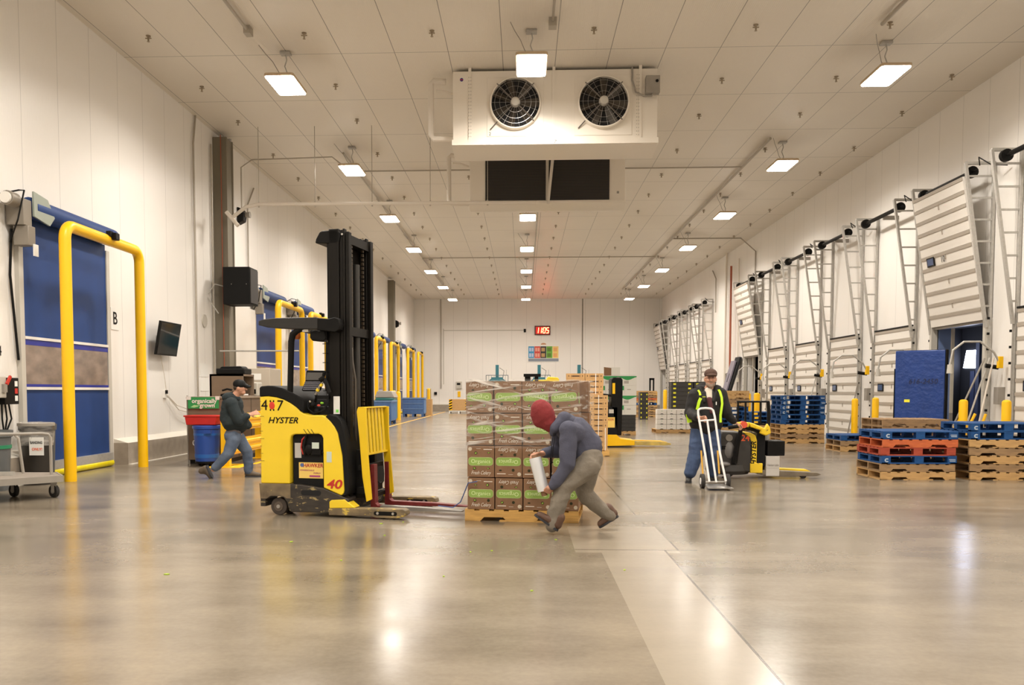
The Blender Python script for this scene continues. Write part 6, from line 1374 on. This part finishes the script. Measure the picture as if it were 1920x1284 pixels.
MB().prism([(.05, .03), (.12, .07), (.2, .06), (.24, .1), (.2, .04), (.12, .02)], -.003, 0, 'y').build('leaf_mark', mat('mint', (0.4, 0.75, 0.35), 0.5), sg)
MB().box(-.03, .06, -.004, .0, .17, .24).box(.54, .62, -.004, 0, .17, .24).build('tape_corner', PAPER, sg)
rc = thing('red_crate', 'red plastic crate sitting on the blue recycling bin', 'crate', (-6.40, 16.35, .78))
MB().prism([(.03, 0), (.0, .17), (.62, .17), (.59, 0)], 0, .42, 'y').build('crate_body', mat('crate red', (0.62, 0.02, 0.015), 0.4, var=0.1), rc, bevel=.01)
MB().box(-.015, .635, -.015, .435, .15, .18).build('rim', mat('crate red', (0.62, 0.02, 0.015), 0.4), rc, bevel=.006)
rb = thing('recycling_bin', 'round blue recycling bin on a black dolly under the red crate', 'bin', (-6.03, 16.5, 0))
BB = mat('bin blue', (0.02, 0.075, 0.36), 0.4)
MB().lathe([(.215, .09), (.225, .3), (.24, .62), (.245, .70), (.265, .71), (.265, .76), (.24, .77)], seg=36).build('bin_body', BB, rb)
for q in ([(.222, .155), (.2245, .156), (.2275, .225), (.222, .226)], [(.240, .58), (.2425, .581), (.243, .62), (.239, .621)]): MB().lathe(q, seg=36).build('light_blue_band', mat('band blue', (0.02, 0.13, 0.48), 0.4), rb)
MB().box(.04, .17, -.27, -.23, .62, .68).build('handle', BB, rb)
MB().lathe([(.2, .05), (.22, .055), (.22, .09), (.2, .095)], seg=24).cyl((-.12, -.1, .03), (-.08, -.1, .03), .03).cyl((.08, -.1, .03), (.12, -.1, .03), .03).cyl((-.12, .1, .03), (-.08, .1, .03), .03).cyl((.08, .1, .03), (.12, .1, .03), .03).build('dolly', BLK, rb)
MB().tube([(-.215+.0*math.cos(R(a)), -.09+.0*a, .45) for a in (0, 1)], .001, 4).tube([(-.20+.03*math.cos(R(a)), -.125-.02*math.cos(R(a)), .44+.045*math.sin(R(a))) for a in range(0, 300, 30)], .006, 5).build('recycling_mark', PAPER, rb)
def onws(name, label, cat, x, y): return thing(name, label, cat, (x, y, 1.31))
cb = onws('printer_cabinet', 'brown wooden cubby box standing on the workstation', 'cabinet', -6.5, 18.0)
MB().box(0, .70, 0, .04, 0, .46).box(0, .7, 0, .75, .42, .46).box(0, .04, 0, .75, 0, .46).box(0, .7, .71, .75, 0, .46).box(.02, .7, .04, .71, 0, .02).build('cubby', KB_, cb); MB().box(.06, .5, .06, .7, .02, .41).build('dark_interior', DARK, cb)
pr_ = thing('black_printer', 'flat black printer on top of the brown cubby box', 'printer', (-6.4, 18.1, 1.77)); MB().box(0, .6, 0, .5, 0, .12).prism([(.05, .12), (.1, .16), (.5, .17), (.55, .12)], .05, .45, 'y').build('printer_body', BLK2, pr_, bevel=.02)
pc = onws('beige_box', 'beige computer housing on the workstation beside the lift truck', 'computer box', -6.3, 19.6); MB().box(0, .6, 0, .9, 0, .62).build('housing', mat('beige plastic', (0.50, 0.44, 0.36), 0.5), pc, bevel=.01); MB().box(.15, .4, -.005, 0, .36, .5).build('white_label', PAPER, pc)
lp = onws('white_label_printer', 'small pale label printer between the cubby and the beige housing', 'printer', -6.1, 19.0); MB().box(0, .3, 0, .35, 0, .3).build('printer_body', GREYL, lp, bevel=.02); MB().box(.04, .26, -.01, 0, .05, .15).build('slot', BLK, lp)
ph = onws('desk_phone', 'black desk phone with papers on the workstation edge', 'phone', -6.05, 17.35); MB().prism([(0, 0), (0, .05), (.25, .1), (.25, 0)], 0, .25, 'y').tube([(.02, .05, .12), (.12, .05, .15), (.22, .05, .13)], .02, 8).build('phone_body', BLK, ph)
tag(MB().box(-6.0, -5.85, 18.2, 18.5, 1.31, 1.36).build('paper_stack', PAPER), 'small stack of white paper on the workstation', 'paper')
# yellow guard rail
gr = thing('guard_rail', 'yellow corrugated guard rail in front of the workstation', 'guard rail', (-5.5, 16.2, 0))
for y_ in (.0, 2.1, 4.2):
    MB().box(-.16, .0, y_, y_+.13, 0, 1.0).box(-.22, .06, y_-.06, y_+.2, 0, .012).build('rail_post', YEL, gr, bevel=.006)
prof = [(0, 0), (.0, .03), (.06, .06), (.06, .10), (.01, .13), (.01, .17), (.06, .20), (.06, .24), (0, .27), (.0, .3), (-.015, .3), (-.015, 0)]
for z_ in (.22, .66):
    MB().prism([(u+.015, v+z_) for u, v in prof], -.1, 4.4, 'y', M=None).build('corrugated_rail', YEL, gr)
tag(MB().box(-5.9, -5.25, 16.0, 16.9, 0, .004).box(-5.3, -5.2, 16.9, 20.8, 0, .004).build('floor_tape', YEL), 'yellow floor tape around the guard rail', 'tape line')

# ------------------------------------------------------------ rubbish bins and platform cart at the left edge
def barrel(x, y, label, m, r=.27, h=.82, bag=False, group='round rubbish bins at the left edge'):
    t = thing('rubbish_bin', label, 'bin', (x, y, 0), 0, group)
    MB().lathe([(r*.82, 0), (r*.84, .05), (r*.97, h-.1), (r*1.05, h-.09), (r*1.07, h), (r*.97, h), (r*.9, h-.15)], seg=32).build('bin_body', m, t)
    if bag: MB().lathe([(r*1.0, h-.32), (r*1.03, h-.25), (r*1.06, h-.18), (r*1.09, h-.1), (r*1.11, h+.005), (r*1.05, h+.03), (r*.9, h-.02)], seg=26).build('clear_liner', LINER, t)
    return t
GBN = mat('grey bin', (0.11, 0.115, 0.115), 0.5)
b1 = barrel(-7.40, 13.05, 'black rubbish bin with clear liner and a BANDING ONLY notice', mat('dark bin', (0.02, 0.016, 0.012), 0.5), r=.235, h=.92, bag=True)
MB().lathe([(.24, .89), (.262, .895), (.262, .935), (.23, .94)], seg=32).build('grey_rim', GREYP, b1)
nt_ = MB().box(.02, .24, -.238, -.232, .46, .73).build('paper_notice', PAPER, b1); letter('BANDING', .055, BLK, nt_, (.13, -.241, .65), weight=.001, sx=.75); letter('ONLY!', .055, mat('orange ink', (0.85, 0.12, 0.03), 0.5), nt_, (.14, -.241, .55), weight=.001)
b2 = barrel(-7.60, 12.2, 'grey rubbish bin with a green band at the photo edge', GBN, r=.28, h=.86)
MB().lathe([(.268, .60), (.276, .601), (.278, .65), (.27, .651)], seg=32).build('green_band', mat('band green', (0.02, 0.22, 0.1), 0.5), b2)
barrel(-7.62, 13.58, 'dark grey lidded bin behind the black one', GBN, r=.21, h=.9)
pc_ = thing('platform_cart', 'grey platform cart with tube handles and metal bars, cut off at the left edge', 'cart', (-7.0, 11.4, 0))
# deck tilts only by perspective: a level platform running out of frame
A1 = Vector((-6.10, 11.35, 0)); 
def cq(x, y, z): return (x, y, z)
MB().add([(-7.6, 10.2, .23), (-7.1, 10.2, .23), (-6.08, 11.32, .23), (-6.44, 11.82, .23), (-7.5, 11.82, .23)]+[(-7.6, 10.2, .30), (-7.1, 10.2, .30), (-6.08, 11.32, .30), (-6.44, 11.82, .30), (-7.5, 11.82, .30)], [(0, 1, 2, 3, 4), (5, 6, 7, 8, 9), (0, 1, 6, 5), (1, 2, 7, 6), (2, 3, 8, 7), (3, 4, 9, 8), (4, 0, 5, 9)]).build('deck', mat('worn grey deck', (0.30, 0.26, 0.22), 0.5, var=0.2, scale=8), pc_, world=True)
MB().bar((-7.1, 10.2, .265), (-6.08, 11.32, .265), .02, .085).bar((-6.08, 11.32, .265), (-6.44, 11.82, .265), .02, .085).build('edge_channel', GREYP, pc_, world=True)
MB().tube([(-6.33, 11.5, .28), (-6.33, 11.5, .80), (-6.35, 11.48, .84), (-6.42, 11.44, .855), (-7.2, 10.8, .86), (-7.3, 10.7, .83)], .02, 10).build('tube_handle', GREYP, pc_, world=True)
MB().tube([(-6.80, 11.65, .28), (-6.83, 11.6, .78), (-6.88, 11.58, .84), (-7.5, 11.3, .86)], .02, 10).build('tube_handle', GREYP, pc_, world=True)
for i_, (p, q) in enumerate((((-6.75, 11.35, .325), (-7.4, 11.2, .325)), ((-6.92, 11.08, .325), (-7.4, 10.95, .325)))): tag(MB().bar(p, q, .06, .05).build('metal_bar', GALV), ['rear galvanised square bar lying on the platform cart', 'front galvanised square bar lying on the platform cart'][i_], 'bar')
for i_, (x_, y_) in enumerate(((-6.27, 11.45), (-6.85, 11.5), (-7.35, 10.4))):
    cs = MB().cyl((x_-.01, y_-.02, .085), (x_+.01, y_+.02, .085), .085, seg=24).build('caster_wheel', RUB, pc_, world=True)
    k = MB().cyl((x_-.012, y_-.026, .085), (x_+.012, y_+.026, .085), .035).prism([(x_-.02, .07), (x_+.02, .07), (x_+.07, .225), (x_-.03, .225)], y_-.035, y_-.028, 'y'); k.v = [pc_.matrix_basis.inverted() @ v for v in k.v]; k.build('caster_fork', GALV, cs)
